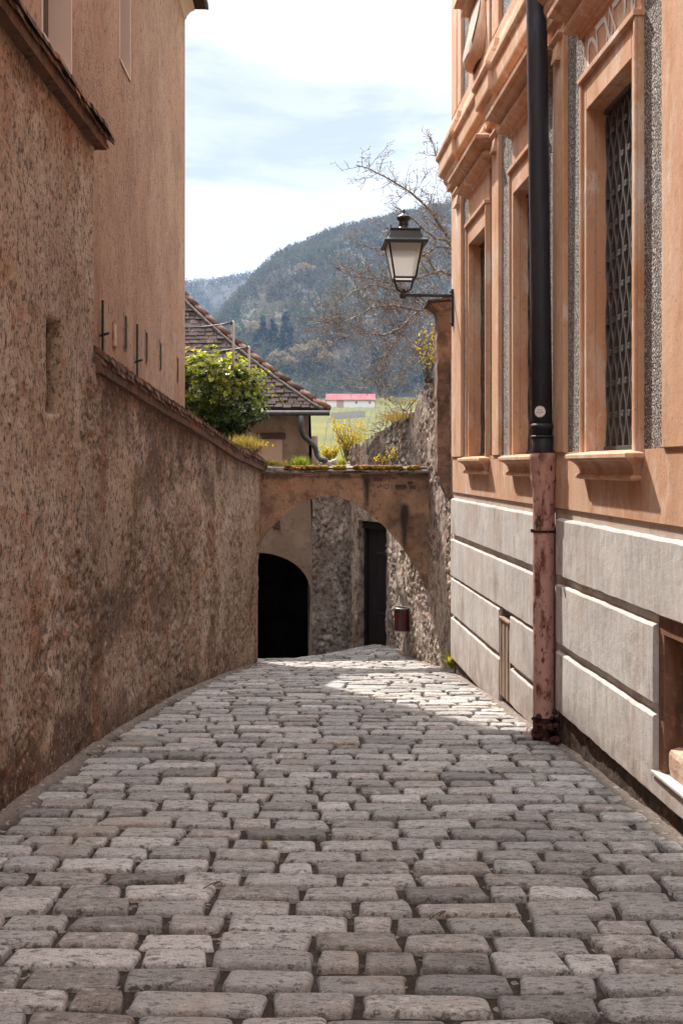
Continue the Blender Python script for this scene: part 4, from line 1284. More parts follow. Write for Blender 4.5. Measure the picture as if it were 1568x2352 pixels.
def scr(pts, w=.007):
    q = [P(x, y, YA) + V((0, -.016, 0)) for x, y in pts]
    for a, b in zip(q, q[1:]):
        d = (b - a).normalized(); n_ = V((-d.z, 0, d.x)) * w / 2
        mb.add([a + n_, b + n_, b - n_, a - n_], [(0, 1, 2, 3)])
scr([(865, 1119), (868, 1121), (867, 1116)]); scr([(866, 1118), (873, 1116), (880, 1115), (886, 1113)]); scr([(873, 1116), (874, 1120)]); scr([(879, 1115), (880, 1120)])
scr([(884, 1113), (888, 1112), (892, 1115), (891, 1121), (886, 1123), (883, 1120), (885, 1116)]); scr([(870, 1114), (876, 1113)])
mb.build('scrawl', M['stickerink'], ar)
# slates on the arch
mb = MB(); rr = random.Random(3)
for layer, (z, o_) in enumerate(((zt_a + .012, .05), (zt_a + .034, .065), (zt_a + .05, .02), (zt_a + .072, -.03))):
    x = -1.16
    while x < 1.22:
        w = rr.uniform(.13, .34)
        y0 = YA - o_ + rr.uniform(-.012, .012); y1 = YA + TA + .05 - (.1 if layer > 1 else 0)
        dz = rr.uniform(-.006, .006); tz = rr.uniform(.012, .02)
        mb.hexa([(x + .004, y0, z + dz), (x + w - .004, y0 + rr.uniform(-.01, .01), z + dz + rr.uniform(-.006, .006)), (x + w - .004, y1, z + dz), (x + .004, y1, z + dz),
                 (x + .004, y0, z + dz + tz), (x + w - .004, y0, z + dz + tz), (x + w - .004, y1, z + dz + tz + .02), (x + .004, y1, z + dz + tz + .02)], rr.random())
        x += w
mb.build('coping', M['slate'], ar, bevel=.004)
# moss cushions
mb = MB()
for k in range(1300):
    x = rr.uniform(-.75, 1.06)
    if noise.noise(V((x * 4, 3, 3))) + (.25 if x > .1 else 0) < -.05: continue
    rock(mb, (x, YA - .05 + rr.random() * .20, zt_a + .070 + rr.random() * .035), rr.uniform(.018, .046), k, fl=.6)
tag(mb.build('moss', M['moss'], sm=True), 'orange and green moss cushions covering the top of the arch wall', 'moss', kind='stuff')

# brown pier with a tile cap behind the house corner
pr = empty('pier', (1.45, 12.6, 1.2), 'brown plastered pier with a red tile cap between the rubble wall and the orange house', 'pier')
mb = MB(); ny = 60
def pier(i, j):
    z = 1.0 + 2.55 * i / ny
    xl = 1.19 + .014 * noise.noise(V((0, 2, z * 5))) + .012 * noise.noise(V((0, 5, z * 14)))
    if z < 1.55: xl += .16 * ((1.55 - z) / .4) ** 1.4
    xs = [xl, xl, 1.35, 1.9][j]; y = [12.75, 12.38, 12.36, 12.36][j]
    return V((xs, y + .01 * noise.noise(V((xs * 5, y, z * 5))), z)), .5, 0
mb.grid(ny + 1, 4, pier, flip=True)
mb.build('plastered_pier', M['pier'], pr)
mb = MB()
mb.hexa([(1.205, 12.38, 3.5), (1.9, 12.38, 3.5), (1.9, 12.75, 3.5), (1.205, 12.75, 3.5), (1.10, 12.30, 3.60), (1.9, 12.30, 3.68), (1.9, 12.8, 3.68), (1.10, 12.8, 3.60)])
mb.build('cap_cove', M['pier'], pr)
mb = MB()
for k in range(5):
    x = 1.055 + k * .17
    z = 3.605 + k * .022
    mb.hexa([(x, 12.24, z), (x + .18, 12.24, z + .02), (x + .18, 12.85, z + .02), (x, 12.85, z), (x, 12.24, z + .028), (x + .18, 12.24, z + .048), (x + .18, 12.85, z + .048), (x, 12.85, z + .028)], random.random())
mb.build('tile_cap', M['ridge'], pr, bevel=.005)

# litter bin on the rubble wall
bx, by = .893, 14.72
bn = empty('litter_bin', (bx, by, -.86), 'small dark red panelled litter bin fixed to the rubble wall', 'bin')
mb = MB(); n = 12
for k in range(n):
    t0_, t1_ = 2 * math.pi * (k + .04) / n, 2 * math.pi * (k + .96) / n
    q = [(.112, t0_), (.112, t1_), (.104, t1_), (.104, t0_)]
    pts = [V((bx + r * math.cos(t), by + r * math.sin(t), 0)) for r, t in q]
    mb.hexa([p + V((0, 0, -.845)) for p in pts] + [p + V((0, 0, -.515)) for p in pts], tone=.2 + .6 * (k % 2))
mb.lathe((bx, by, 0), [(0, -.84), (.10, -.84), (.10, -.52), (.098, -.52), (.098, -.83)], n)
mb.build('bin_body', M['binred'], bn)
mb = MB(); mb.lathe((bx, by, 0), [(.100, -.525), (.118, -.525), (.119, -.508), (.110, -.502), (.100, -.505), (.100, -.525)], 24)
mb.build('rim', M['metalrim'], bn, sm=True)
mb = MB(); mb.lathe((bx, by, 0), [(.100, -.857), (.114, -.852), (.114, -.842), (.10, -.842), (.10, -.857)], 24)
mb.build('bottom_ring', M['metalrim'], bn, sm=True)
mb = MB(); mb.box((bx + .112, by - .01, -.80), (bx + .124, by + .01, -.54)); mb.box((bx + .1, by - .012, -.56), (bx + .22, by + .012, -.54)); mb.box((bx + .1, by - .012, -.80), (bx + .22, by + .012, -.78))
mb.build('bracket', M['metalrim'], bn)

# ================================================================ tiled house over the passage
hs = empty('tiled_house', (-2.5, 17.6, -2), 'brown plastered house with a dark tiled hip roof above the tunnel passage', 'house')
YH = 17.5
mb = MB()
pts = [(.70, 0)]
arc_ = []
cx, hw, zs, rise = -1.50, .96, -.72, .78
n = 20
arc_ = [V((cx + hw * math.cos(t) * (1 - .0), YH, zs + rise * math.sin(t) ** .85)) for t in [math.pi * k / n for k in range(n + 1)]]
jr = [V((cx + hw - .07, YH, -2.6))] + arc_ + [V((cx - hw, YH, -2.6))]
top = 2.50
def wedge(a, b, za=top):
    mb.add([V((a.x, YH, a.z)), V((b.x, YH, b.z)), V((b.x, YH, za)), V((a.x, YH, za)), V((a.x, YH + 8, a.z)), V((b.x, YH + 8, b.z))], [(0, 1, 2, 3), (0, 4, 5, 1)])
for a, b in zip(arc_, arc_[1:]): wedge(a, b)
xr0 = -.574
# wall right of the opening, battered towards the foot
mb.add([V((arc_[0].x, YH, arc_[0].z)), V((arc_[0].x, YH, top)), V((xr0, YH, top)), V((xr0, YH, 1.45)), V((-.50, YH, 1.40)), V((-.47, YH, .2)), V((-.44, YH, -.6)), V((-.44, YH, -.8))], [(0, 7, 6, 5, 4, 3, 2, 1)])
mb.add([V((-.54, YH, -.72)), V((-.62, YH, -2.8)), V((-.42, YH, -2.8)), V((-.44, YH, -.72)), V((-.54, YH + 8, -.72)), V((-.62, YH + 8, -2.8))], [(0, 1, 2, 3), (0, 4, 5, 1)])
mb.add([V((xr0, YH, top)), V((-1.5, YH + 2.4, top)), V((-1.5, YH + 2.4, .4)), V((xr0, YH, .4))], [(0, 1, 2, 3)])
mb.box((-7.5, YH, -3), (cx - hw, YH + 8, top)); mb.box((-7.5, YH + 7.9, -4), (-2.4, YH + 8.2, top)); mb.box((cx - hw - .1, YH + .02, 2.40), (-1.6, YH + 2, 2.49))
mb.box((cx - hw, YH + 7.0, -4.5), (xr0 + .3, YH + 7.2, .3))
mb.build('wall', M['houseplaster'], hs)
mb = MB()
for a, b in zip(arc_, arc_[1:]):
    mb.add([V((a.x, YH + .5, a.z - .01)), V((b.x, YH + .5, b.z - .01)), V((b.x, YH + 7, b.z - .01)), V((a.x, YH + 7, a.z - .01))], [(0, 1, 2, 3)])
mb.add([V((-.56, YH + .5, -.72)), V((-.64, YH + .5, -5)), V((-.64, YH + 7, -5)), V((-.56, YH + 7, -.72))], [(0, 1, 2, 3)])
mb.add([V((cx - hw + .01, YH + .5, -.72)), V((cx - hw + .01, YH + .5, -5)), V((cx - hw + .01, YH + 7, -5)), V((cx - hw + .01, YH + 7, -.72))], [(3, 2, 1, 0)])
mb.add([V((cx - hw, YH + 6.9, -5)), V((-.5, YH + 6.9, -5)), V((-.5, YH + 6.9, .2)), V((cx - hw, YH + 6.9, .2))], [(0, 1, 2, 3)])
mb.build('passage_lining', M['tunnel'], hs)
mb = MB(); mb.box((-.70, 17.95, .8), (-.43, 18.3, 2.12)); mb.build('side_wall', M['stoneband'], hs)
# small ledge over the passage and the walled window with its beam
c = P(636, 1203, YH)
mb = MB(); mb.box((c.x - .07, YH - .05, c.z - .07), (c.x + .06, YH, c.z - .045)); mb.box((c.x - .04, YH - .03, c.z - .045), (c.x + .055, YH, c.z + .06)); mb.build('ledge', M['beam'], hs)
a = P(604, 1008, YH - .02); b = P(655, 994, YH - .02)
mb = MB(); mb.box((a.x - .1, YH - .07, a.z), (b.x, YH + .02, b.z)); mb.build('lintel', M['beam'], hs, bevel=.01)
mb = MB(); a = P(612, 1070, YH); b = P(648, 1010, YH); mb.box((a.x - .15, YH - .02, a.z), (b.x, YH + .02, b.z + .012)); mb.build('window', M['smoothplaster'], hs)
# roof with real overlapping tiles, slightly sagging hip
def hip(t):  # t from eaves corner (0) up (1)
    a = 3.6 * t
    sag = .55 * t + .45 * t * t * 1.0
    return V((-.22 - a, 17.08 + a, 2.56 + 3.6 * .853 * (.80 * t + .20 * t * t * 1.15)))
mb = MB(); rr = random.Random(8)
rows = 36
for r in range(rows):
    t = r / rows; t2 = (r + 1.35) / rows
    h0, h1 = hip(t), hip(t2)
    x = h0.x - (rr.random()) * .1
    sd = rr.uniform(-.008, .008)
    while x > -6.5:
        w = .155
        tn = clamp(rr.gauss(.5, .22))
        xa, xb = x - w + .016, x; j2 = rr.uniform(-.022, .022)
        j = rr.uniform(-.006, .014) + sd
        # clip on the hip side
        ya, yb = h0.y + j2, h1.y; za, zb_ = h0.z + .022 + j, h1.z + .006
        xb1 = min(xb, h1.x + .02); xa1 = min(xa, h1.x + .02)
        mb.hexa([(xa, ya, za - .02), (xb, ya, za - .02), (xb1, yb, zb_ - .02), (xa1, yb, zb_ - .02), (xa, ya, za), (xb, ya, za), (xb1, yb, zb_), (xa1, yb, zb_)], tn)
        x -= w
mb.build('roof', M['tile'], hs)
rf = hs.children[-1]
mb = MB()
n = 14
for k in range(n):
    a, b = hip(k / n), hip((k + 1) / n)
    ka, kb = 1 - k / n, 1 - (k + 1) / n
    mb.add([a, b, a + V((-1.1 * ka, 2.4 * ka, 0)), b + V((-1.1 * kb, 2.4 * kb, 0))], [(0, 2, 3, 1)])
mb.build('hip_slope', M['tile'], hs)
mb = MB(); rr = random.Random(2)
nr = 15
for k in range(nr):
    a, b = hip(k / nr), hip((k + 1.12) / nr)
    a = a + V((0, 0, .01)); b = b + V((0, 0, -.005))
    mb.tube([a, b], [.062, .048], 10, tone=rr.random())
mb.build('ridge_tiles', M['ridge'], hs, sm=True)
mb = MB()
mb.tube([hip(k / 40) + V((-.10, -.05, -.02)) + V((.02 * noise.noise(V((k * .7, 0, 0))), 0, 0)) for k in range(41)], [.030 + .018 * noise.noise(V((k * .5, 4, 0))) for k in range(41)], 8)
mb.build('ridge_mortar', M['mortar'], hs, sm=True)
mb = MB(); mb.box((-7, 17.10, 2.47), (-.25, 17.5, 2.54)); mb.build('eaves_board', M['beam'], hs)
mb = MB(); mb.tube([V((-7, 17.0, 2.49)), V((-.20, 17.0, 2.485))], .045, 12)
mb.build('gutter', M['zinc'], hs)
mb = MB()
mb.tube([P(x, y, Y) for x, y, Y in ((692, 955, 17.0), (692, 975, 17.0), (692, 988, 17.02), (697, 1001, 17.1), (708, 1012, 17.2), (719, 1020, 17.25), (725, 1031, 17.28), (728, 1045, 17.3), (735, 1055, 17.25), (748, 1058, 17.1))], [.06, .052, .046, .046, .046, .046, .046, .046, .044, .042], 14)
mb.build('downpipe', M['zinc'], hs, sm=True)
# rubble heap behind the arch
mb = MB()
for k in range(16):
    x = rr.uniform(-.42, .12); rock(mb, (x, 17.9 + rr.random() * .3, 1.52 + .16 * rr.random()), rr.uniform(.05, .13), k * 3, rr.random())
tag(mb.build('rubble_heap', M['darkrubble'], sm=True), 'grey heap of loose rubble on the curved wall beside the downpipe of the tiled house', 'rubble', kind='stuff')

# clothes poles
for (px, y0, y1, Y, arm, lab) in ((536, 737, 900, 14.6, ((533, 741, 14.6), (505, 746, 14.7), (470, 750, 14.9), (420, 752, 15.2)), 'taller aluminium washing line pole standing in the evergreen shrub'), (572, 795, 965, 15.6, ((570, 798, 15.6), (545, 801, 15.7), (500, 806, 15.9), (440, 812, 16.2)), 'shorter aluminium washing line pole right of the evergreen shrub')):
    a = P(px, y0, Y); b = P(px + 2, y1, Y)
    pl = empty('washing_line_pole', V((b.x, Y, 1.55)), lab, 'pole', 'washing line poles behind the low wall')
    mb = MB(); mb.tube([V((b.x, Y, 1.5)), V((a.x, Y, a.z - .01)), V((a.x, Y, a.z))], [.019, .019, .014], 12); mb.build('pole', M['steelpole'], pl, sm=True)
    mb = MB(); mb.tube([P(*q) for q in arm], [.014, .011, .007, .005], 6); mb.tube([P(arm[0][0] - 3, arm[0][1] - 4, Y), P(arm[0][0] - 1, arm[0][1] + 5, Y)], .016, 6)
    mb.build('line', M['zinc'], pl, sm=True)
# ================================================================ plants
def rv(r=1.0):
    while True:
        v = V((random.uniform(-1, 1), random.uniform(-1, 1), random.uniform(-1, 1)))
        if .05 < v.length < 1: return v.normalized() * r
def leaf(mb, p, d, up, L_, w, tone, hue):
    d = d.normalized(); s = d.cross(up)
    s = s.normalized() if s.length > 1e-4 else V((1, 0, 0))
    n_ = s.cross(d)
    a = p + d * L_ * .6 + s * w + n_ * w * .35; b = p + d * L_ * .6 - s * w + n_ * w * .35
    m_ = p + d * L_ * .62; t = p + d * L_ + n_ * (-.08 * L_)
    mb.add([p, a, m_, b, t], [(0, 2, 1), (0, 3, 2), (1, 2, 4), (2, 3, 4)], tone, hue)
def blade(mb, p, h, lean, w, tone, hue):
    a = random.uniform(0, 6.28); dr = V((math.cos(a), math.sin(a), 0)); s = V((-dr.y, dr.x, 0)) * w
    q = p + V((0, 0, h * .55)) + dr * lean * .3; t = p + V((0, 0, h)) + dr * lean
    mb.add([p - s, p + s, q + s * .7, q - s * .7, t], [(0, 1, 2, 3), (3, 2, 4)], tone, hue)

# evergreen shrub behind the low wall
random.seed(21)
sc_ = V((-1.97, 14.75, 2.55))
sh = empty('evergreen_shrub', V((-1.8, 14.7, 1.6)), 'dense glossy yellow-green evergreen shrub growing behind the low wall', 'shrub')
mb = MB(); tw_ = MB()
for k in range(2500):
    d = rv()
    rad = 1 + .26 * noise.noise(d * 2.2 + V((4, 0, 0))) + .20 * noise.noise(d * 5.5)
    fr = random.uniform(.45, 1.0) ** .45
    c = sc_ + V((d.x * .80 * rad * fr, d.y * .55 * rad * fr, d.z * .66 * rad * fr))
    if c.z > 2.2: c.x += .04
    if c.z < 1.72: continue
    out = (V((d.x, d.y, d.z * .8 + .45))).normalized()
    if fr > .95 and d.z > -.1 and random.random() < .5:
        c += out * random.uniform(.02, .14)
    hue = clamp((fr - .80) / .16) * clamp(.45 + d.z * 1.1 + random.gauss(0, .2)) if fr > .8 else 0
    nL = random.randint(5, 8); a0_ = random.random() * 6
    e1 = out.cross(V((0, 0, 1)) if abs(out.z) < .95 else V((1, 0, 0))).normalized(); e2 = out.cross(e1)
    tn = clamp(random.gauss(.5, .22))
    for q in range(nL):
        t = a0_ + 6.283 * q / nL
        dl = (e1 * math.cos(t) + e2 * math.sin(t)) * random.uniform(.7, 1.1) + out * random.uniform(.35, .95)
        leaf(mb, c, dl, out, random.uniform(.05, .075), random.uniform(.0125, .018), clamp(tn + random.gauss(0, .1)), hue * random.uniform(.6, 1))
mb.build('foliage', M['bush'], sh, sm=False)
for k in range(34):
    d = rv(); d.z = abs(d.z)
    e = sc_ + V((d.x * .7, d.y * .48, d.z * .6 - .05)); b = V((-1.8 + random.uniform(-.12, .12), 14.7, 1.55))
    tw_.tube([b, b.lerp(e, .5) + V((0, 0, -.08)), e], [.018, .011, .004], 5)
tw_.build('stem', M['twig'], sh)

# leafless tree behind the rubble wall
random.seed(33)
tr = empty('bare_tree', V((2.9, 17.2, -.5)), 'leafless brown branched tree reaching out from behind the orange house corner', 'tree')
mb = MB()
def twig(p, d, r, L_, lev):
    pts = [p]; n = max(3, int(L_ / .055)); seg = L_ / n
    dd = d.normalized()
    for i in range(n):
        dd = (dd + rv(.30) + V((0, 0, .05))).normalized()
        dd.y *= .85
        pts.append(pts[-1] + dd * seg)
        if lev > 0 and random.random() < (.75 if lev > 1 else .6):
            sdv = (dd * .5 + rv(1.0)); sdv.y *= .7
            twig(pts[-1], sdv, max(r * .68, .0034), L_ * random.uniform(.35, .62), lev - 1)
    mb.tube(pts, [r * (1 - .6 * i / n) for i in range(n + 1)], 4 if r < .008 else 6, cap=False)
    e = pts[-1]; mb.tube([e - dd * .006, e + dd * .008, e + dd * .022], [.003, .0058, .001], 4, cap=False)
    if random.random() < .6:
        m_ = pts[-2]; q = rv(.012); mb.tube([m_, m_ + q, m_ + q * 1.9], [.003, .005, .001], 4, cap=False)
def limb(pts, r0, r1, dens=1.0, tl=.42, lev=2):
    q = [P(*a) for a in pts]
    fine = []
    for a, b in zip(q, q[1:]):
        n = max(2, int((b - a).length / .07))
        fine += [a.lerp(b, k / n) for k in range(n)]
    fine.append(q[-1])
    fine = [p + V((.022 * noise.noise(p * 4), .03 * noise.noise(p * 3 + V((5, 0, 0))), .022 * noise.noise(p * 4 + V((0, 7, 0))))) for p in fine]
    n = len(fine)
    mb.tube(fine, [1.25 * (r0 + (r1 - r0) * i / (n - 1)) for i in range(n)], 8)
    for i in range(2, n):
        for _q in range(3 if random.random() < .32 * dens else (2 if random.random() < .7 * dens else 0)):
            dd = (fine[i] - fine[i - 1]).normalized()
            s_d = dd * .5 + rv(1.0) + V((-.15, 0, .1)); s_d.y *= .6
            twig(fine[i], s_d, max(.0062, r1 * .6 + .003), tl * random.uniform(.45, 1.15), max(lev, 2) if random.random() < .5 else lev)
limb([(1170, 640, 17.2), (1090, 590, 17.0), (1035, 555, 16.6), (1000, 500, 16.3), (965, 462, 16.2), (925, 430, 16.0), (880, 403, 15.9), (845, 387, 15.8), (818, 378, 15.8)], .035, .006, .75, .40, 1)
limb([(1035, 555, 16.6), (1000, 548, 16.3), (975, 530, 16.2), (935, 490, 16.1), (900, 470, 16.0)], .02, .005, .8, .38, 1)
limb([(1080, 520, 17), (1035, 440, 16.7), (1015, 400, 16.5), (998, 350, 16.4), (988, 318, 16.4)], .014, .004, .45, .22, 1)
limb([(1100, 660, 17), (1040, 570, 16.8), (1005, 568, 16.6), (960, 590, 16.4), (905, 570, 16.2), (850, 570, 16.1), (820, 560, 16.0)], .022, .005, .6, .32, 1)
limb([(1150, 760, 17.2), (1060, 640, 17.0), (1010, 620, 16.8), (960, 640, 16.5), (900, 650, 16.3), (840, 640, 16.2), (800, 632, 16.1), (772, 615, 16.0)], .026, .005, .65, .36, 2)
limb([(1200, 800, 17.2), (1080, 760, 17.0), (1000, 705, 16.6), (960, 712, 16.3), (900, 700, 16.0), (850, 710, 15.9), (800, 735, 15.8), (760, 742, 15.7), (728, 738, 15.7)], .036, .005, .9, .40, 2)
limb([(960, 712, 16.3), (920, 755, 16.1), (880, 770, 16.0), (830, 765, 15.9), (790, 775, 15.8), (755, 790, 15.8)], .020, .004, .9, .40, 2)
limb([(940, 735, 16.2), (905, 790, 16.0), (880, 830, 15.9), (860, 870, 15.8), (820, 893, 15.7)], .014, .004, .8, .34, 2)
limb([(985, 705, 16.5), (950, 680, 16.4), (900, 665, 16.2), (860, 655, 16.1), (810, 670, 16.0), (770, 700, 15.9)], .018, .004, .9, .38, 2)
limb([(1000, 760, 16.4), (960, 800, 16.1), (930, 850, 15.9), (900, 880, 15.8), (880, 920, 15.7)], .014, .004, .7, .34, 2)
limb([(1010, 640, 16.8), (985, 600, 16.6), (950, 560, 16.4), (915, 530, 16.3), (870, 520, 16.2)], .015, .004, .7, .30, 1)
mb.build('crown', M['bark'], tr)
mb = MB(); mb.tube([V((3.1, 17.3, -.8)), V((3.0, 17.2, 1)), V((2.9, 17.2, 2.5)), V((3.05, 17.3, 4.2)), V((3.0, 17.2, 6.5))], [.26, .22, .20, .13, .05], 12)
mb.tube([V((2.92, 17.2, 3.4)), P(1170, 640, 17.2)], [.10, .05], 8); mb.tube([V((2.9, 17.2, 2.2)), P(1150, 760, 17.2)], [.10, .05], 8); mb.tube([V((2.9, 17.2, 2.0)), P(1200, 800, 17.2)], [.12, .05], 8)
mb.tube([V((3.0, 17.2, 3.9)), P(1080, 520, 17)], [.08, .02], 8)
mb.build('trunk', M['bark'], tr, sm=True)

# yellow leaved sprigs
def sprig(name, label, c0, n, spread, h, seed, parentcat='plant', leafsz=.028, grp=None, clus=5):
    random.seed(seed)
    root = empty(name, c0, label, parentcat, grp)
    st, lf = MB(), MB()
    for k in range(n):
        b = c0 + V((random.uniform(-.3, .3) * spread, random.uniform(-.25, .25) * spread, 0))
        e = c0 + V((random.uniform(-1, 1) * spread, random.uniform(-.5, .5) * spread, h * random.uniform(.45, 1)))
        m_ = b.lerp(e, .5) + V((random.uniform(-.03, .03), 0, random.uniform(0, .04)))
        st.tube([b, m_, e], [.004, .003, .0015], 4, cap=False)
        for q in range(clus):
            t = random.uniform(.35, 1.05); p = (b.lerp(m_, t * 2) if t < .5 else m_.lerp(e, t * 2 - 1)) + rv(.02)
            for j in range(random.randint(3, 5)):
                d = rv() + V((0, 0, .4)); leaf(lf, p, d, rv(), leafsz * random.uniform(.7, 1.25), leafsz * .34, clamp(random.gauss(.5, .25)), clamp(random.gauss(.25, .3)))
    st.build('stem', M['twig'], root); lf.build('foliage', M['yellow'], root)
    return root
sprig('sprig', 'thin yellow leaved sprig growing on the arch just left of the rubble wall', P(880, 1073, 13.8) , 9, .14, .24, 1, clus=3)
sprig('sprig', 'small yellow leaved sprig on the arch coping nearest the rubble wall', P(905, 1066, 13.95), 6, .13, .28, 2, clus=3)
sprig('flowering_bush', 'loose yellow leaved bush behind the arch left of the ragged wall end', P(800, 1060, 18.3), 60, .34, .82, 3, 'bush', .034, clus=7)
sprig('flowering_bush', 'low yellow leaved bush beside the downpipe of the tiled house', P(758, 1062, 18.9), 36, .24, .36, 4, 'bush', .034, clus=6)
sprig('flowering_bush', 'tall yellow budded twigs standing on the rubble wall by the brown pier', P(982, 880, 13.35), 26, .17, .80, 5, 'bush', .026, clus=5)
sprig('sprig', 'few yellow leaves high on the sloping top of the rubble wall', P(935, 945, 14.9), 9, .22, .30, 6, clus=2)
sprig('sprig', 'yellow leaved weeds hanging over the end of the low wall coping', P(590, 1040, 13.2), 12, .22, .16, 7, clus=3, leafsz=.02)
# dry stems and grass
def tuft(name, label, c0, n, rx, h, m, seed, cat='grass', ry=.06, huep=.2, w=.003, kind=None):
    random.seed(seed); mb = MB()
    for k in range(n):
        p = c0 + V((random.gauss(0, rx * .5), random.gauss(0, ry * .6), random.uniform(-.03, .0)))
        hh = h * random.uniform(.4, 1.1)
        blade(mb, p, hh, hh * random.uniform(.1, .75), w, clamp(random.gauss(.5, .25)), 1.0 if random.random() < huep else 0.0)
    return tag(mb.build(name, m), label, cat, kind=kind)
tuft('grass_tuft', 'bright green grass tuft on the left end of the mossy arch', P(688, 1070, 13.75), 420, .13, .16, M['greengrass'], 1, huep=.3)
tuft('grass_tuft', 'dry straw coloured grass below the evergreen shrub', P(560, 1024, 13.0), 520, .22, .17, M['drygrass'], 2, ry=.12, huep=.35)
tuft('grass_tuft', 'small yellowish grass tuft behind the arch beside the ragged wall end', P(783, 1066, 14.2), 260, .06, .12, M['greengrass'], 3, huep=.4)
tuft('grass_tuft', 'dry brown grass along the sloping top of the rubble wall', P(915, 962, 15.1), 520, .26, .15, M['drygrass'], 4, ry=.5, huep=.15, kind='stuff')
tuft('grass_tuft', 'dry grass and moss at the junction of low wall and arch', P(625, 1066, 13.55), 420, .16, .08, M['drygrass'], 5, huep=.4)
random.seed(40); mb = MB()
for k in range(60):
    y = random.uniform(14.3, 16.6); x = interp([(13.7, 1.17), (16.2, .72), (17, .35)], y) - random.uniform(0, .15)
    p = V((x, y, interp(RT, y) - .02)); pts = [p]
    d = V((random.uniform(-1, .3), random.uniform(-.3, .3), random.uniform(.1, .9))).normalized()
    for q in range(6):
        d = (d + rv(.45) + V((0, 0, -.12))).normalized(); pts.append(pts[-1] + d * .05)
    mb.tube(pts, [.004, .004, .003, .003, .002, .002, .001], 4, cap=False)
tag(mb.build('dry_vine', M['twig']), 'tangled dry brown vine stems on top of the rubble wall', 'vine', kind='stuff')
# weeds at the wall foot
def weed(label, c0, n, L_, seed, hue=.0):
    random.seed(seed); mb = MB()
    for k in range(n):
        a = random.uniform(0, 6.28); d = V((math.cos(a) * .55, math.sin(a) * .55, random.uniform(.5, 1.4)))
        leaf(mb, c0 + rv(.008), d, V((0, 0, 1)), L_ * random.uniform(.55, 1.1), L_ * .12, clamp(random.gauss(.5, .2)), clamp(random.gauss(hue + .3, .3)))
    return tag(mb.build('weed', M['greengrass']), label, 'weed')
weed('green leafy weed growing at the corner foot of the orange house', P(1036, 1535, 11.75), 34, .20, 1, .2)
weed('small green weed at the foot of the rubble wall under the litter bin', P(917, 1513, 15.2), 9, .09, 2)
weed('tiny yellow-green weed at the wall foot right of the litter bin', P(934, 1520, 14.7), 7, .07, 3, .4)
# fallen leaves and straws on the setts
random.seed(50)
for (px, py, col, lab) in ((1355, 2003, 'twig', 'curled dry stem lying on the setts on the right'), (490, 2035, 'twig', 'curled dead leaf lying between the setts on the left'), (1150, 1785, 'drygrass', 'dry straw lying on the setts near the pink downpipe'), (600, 1935, 'yellow', 'small yellow dead leaf on the setts on the left'), (1008, 2105, 'twig', 'dark withered leaf in a joint in the middle of the lane')):
    Y = 4.5
    for _ in range(8):
        x = (px - 784) / F * Y; Y = F * (CZ - zg(x, Y) - .015) / (py - 1068)
    c = V(((px - 784) / F * Y, Y, zg((px - 784) / F * Y, Y) + .014)); mb = MB()
    if col == 'yellow':
        leaf(mb, c, V((1, .3, .1)), V((0, 0, 1)), .05, .012, .5, 0)
    else:
        pts = [c + V((.05 * t * (1 if col != 'twig' else math.cos(4 * t)), .02 * math.sin(5 * t), .006 * math.sin(6 * t) + .004)) for t in [k / 8 for k in range(9)]]
        mb.tube(pts, .0022, 5)
        if col == 'twig': leaf(mb, c, V((.6, .5, .3)), V((0, 0, 1)), .045, .012, .3, 0)
    tag(mb.build('dead_leaf' if 'leaf' in lab else 'dry_stem', M[col]), lab, 'leaf' if 'leaf' in lab else 'stem')

# ================================================================ far landscape
FB = [(-60, 0.8), (0, -4), (24, -4), (45, -2.2), (100, 2.0), (250, 13.2), (370, 22.6), (400, 25.2), (460, 30)]
RM = [(-900, 930), (100, 930), (300, 880), (430, 812), (500, 745), (560, 684), (600, 646), (640, 612), (700, 588), (760, 561), (830, 541), (880, 529), (950, 512), (1035, 502), (1300, 478), (2200, 520)]
RF_ = [(-900, 640), (300, 655), (425, 655), (500, 649), (580, 634), (640, 612), (700, 600), (900, 600), (2200, 640)]
def far_z(x, y):
    if y < 2: return -6.0
    px = 784 + F * x / max(y, 30)
    b = interp(FB, y) + .6 * noise.noise(V((x * .02, y * .01, 0)))
    z = b
    if y > 420:
        zr = CZ + (1068 - interp(RM, px) - 15) / F * 850
        b0 = 28
        if y < 850: u = (y - 420) / 430; zm = b0 + (zr - b0) * math.sin(u * math.pi / 2) ** 1.05
        else: zm = zr - (y - 850) * .3
        zm += 4 * noise.noise(V((x * .012, y * .008, 1))) * smooth((y - 430) / 150) * (1 - .6 * smooth((y - 700) / 150))
        z = max(b0 - 2, zm)
        if y > 850:
            zr = CZ + (1068 - interp(RF_, px) - 10) / F * 1150
            u = clamp((y - 870) / 280); zf = 20 + (zr - 20) * math.sin(u * math.pi / 2)
            if y > 1150: zf = zr - (y - 1150) * .3
            z = max(z, zf)
    return z
mb = MB()
gx_ = [(-1 + 2 * i / 90) for i in range(91)]
gy_ = frange(-60, 19.6, 20) + frange(19.7, 60, 4)[0:] + frange(60, 430, 12)[1:]
mb.grid(91, len(gy_), lambda i, j: (V((gx_[i] * 460, gy_[j], far_z(gx_[i] * 460, gy_[j]) if gy_[j] > 19 else -5.0)), .5, 0))
tag(mb.build('ground', M['field'], sm=True), kind='structure')
mb = MB()
gy2 = frange(425, 1750, 18)
mb.grid(91, len(gy2), lambda i, j: (V((gx_[i] * gy2[j] * .62, gy2[j], far_z(gx_[i] * gy2[j] * .62, gy2[j]))), .5, 0))
tag(mb.build('hills', M['hill'], sm=True), kind='structure')
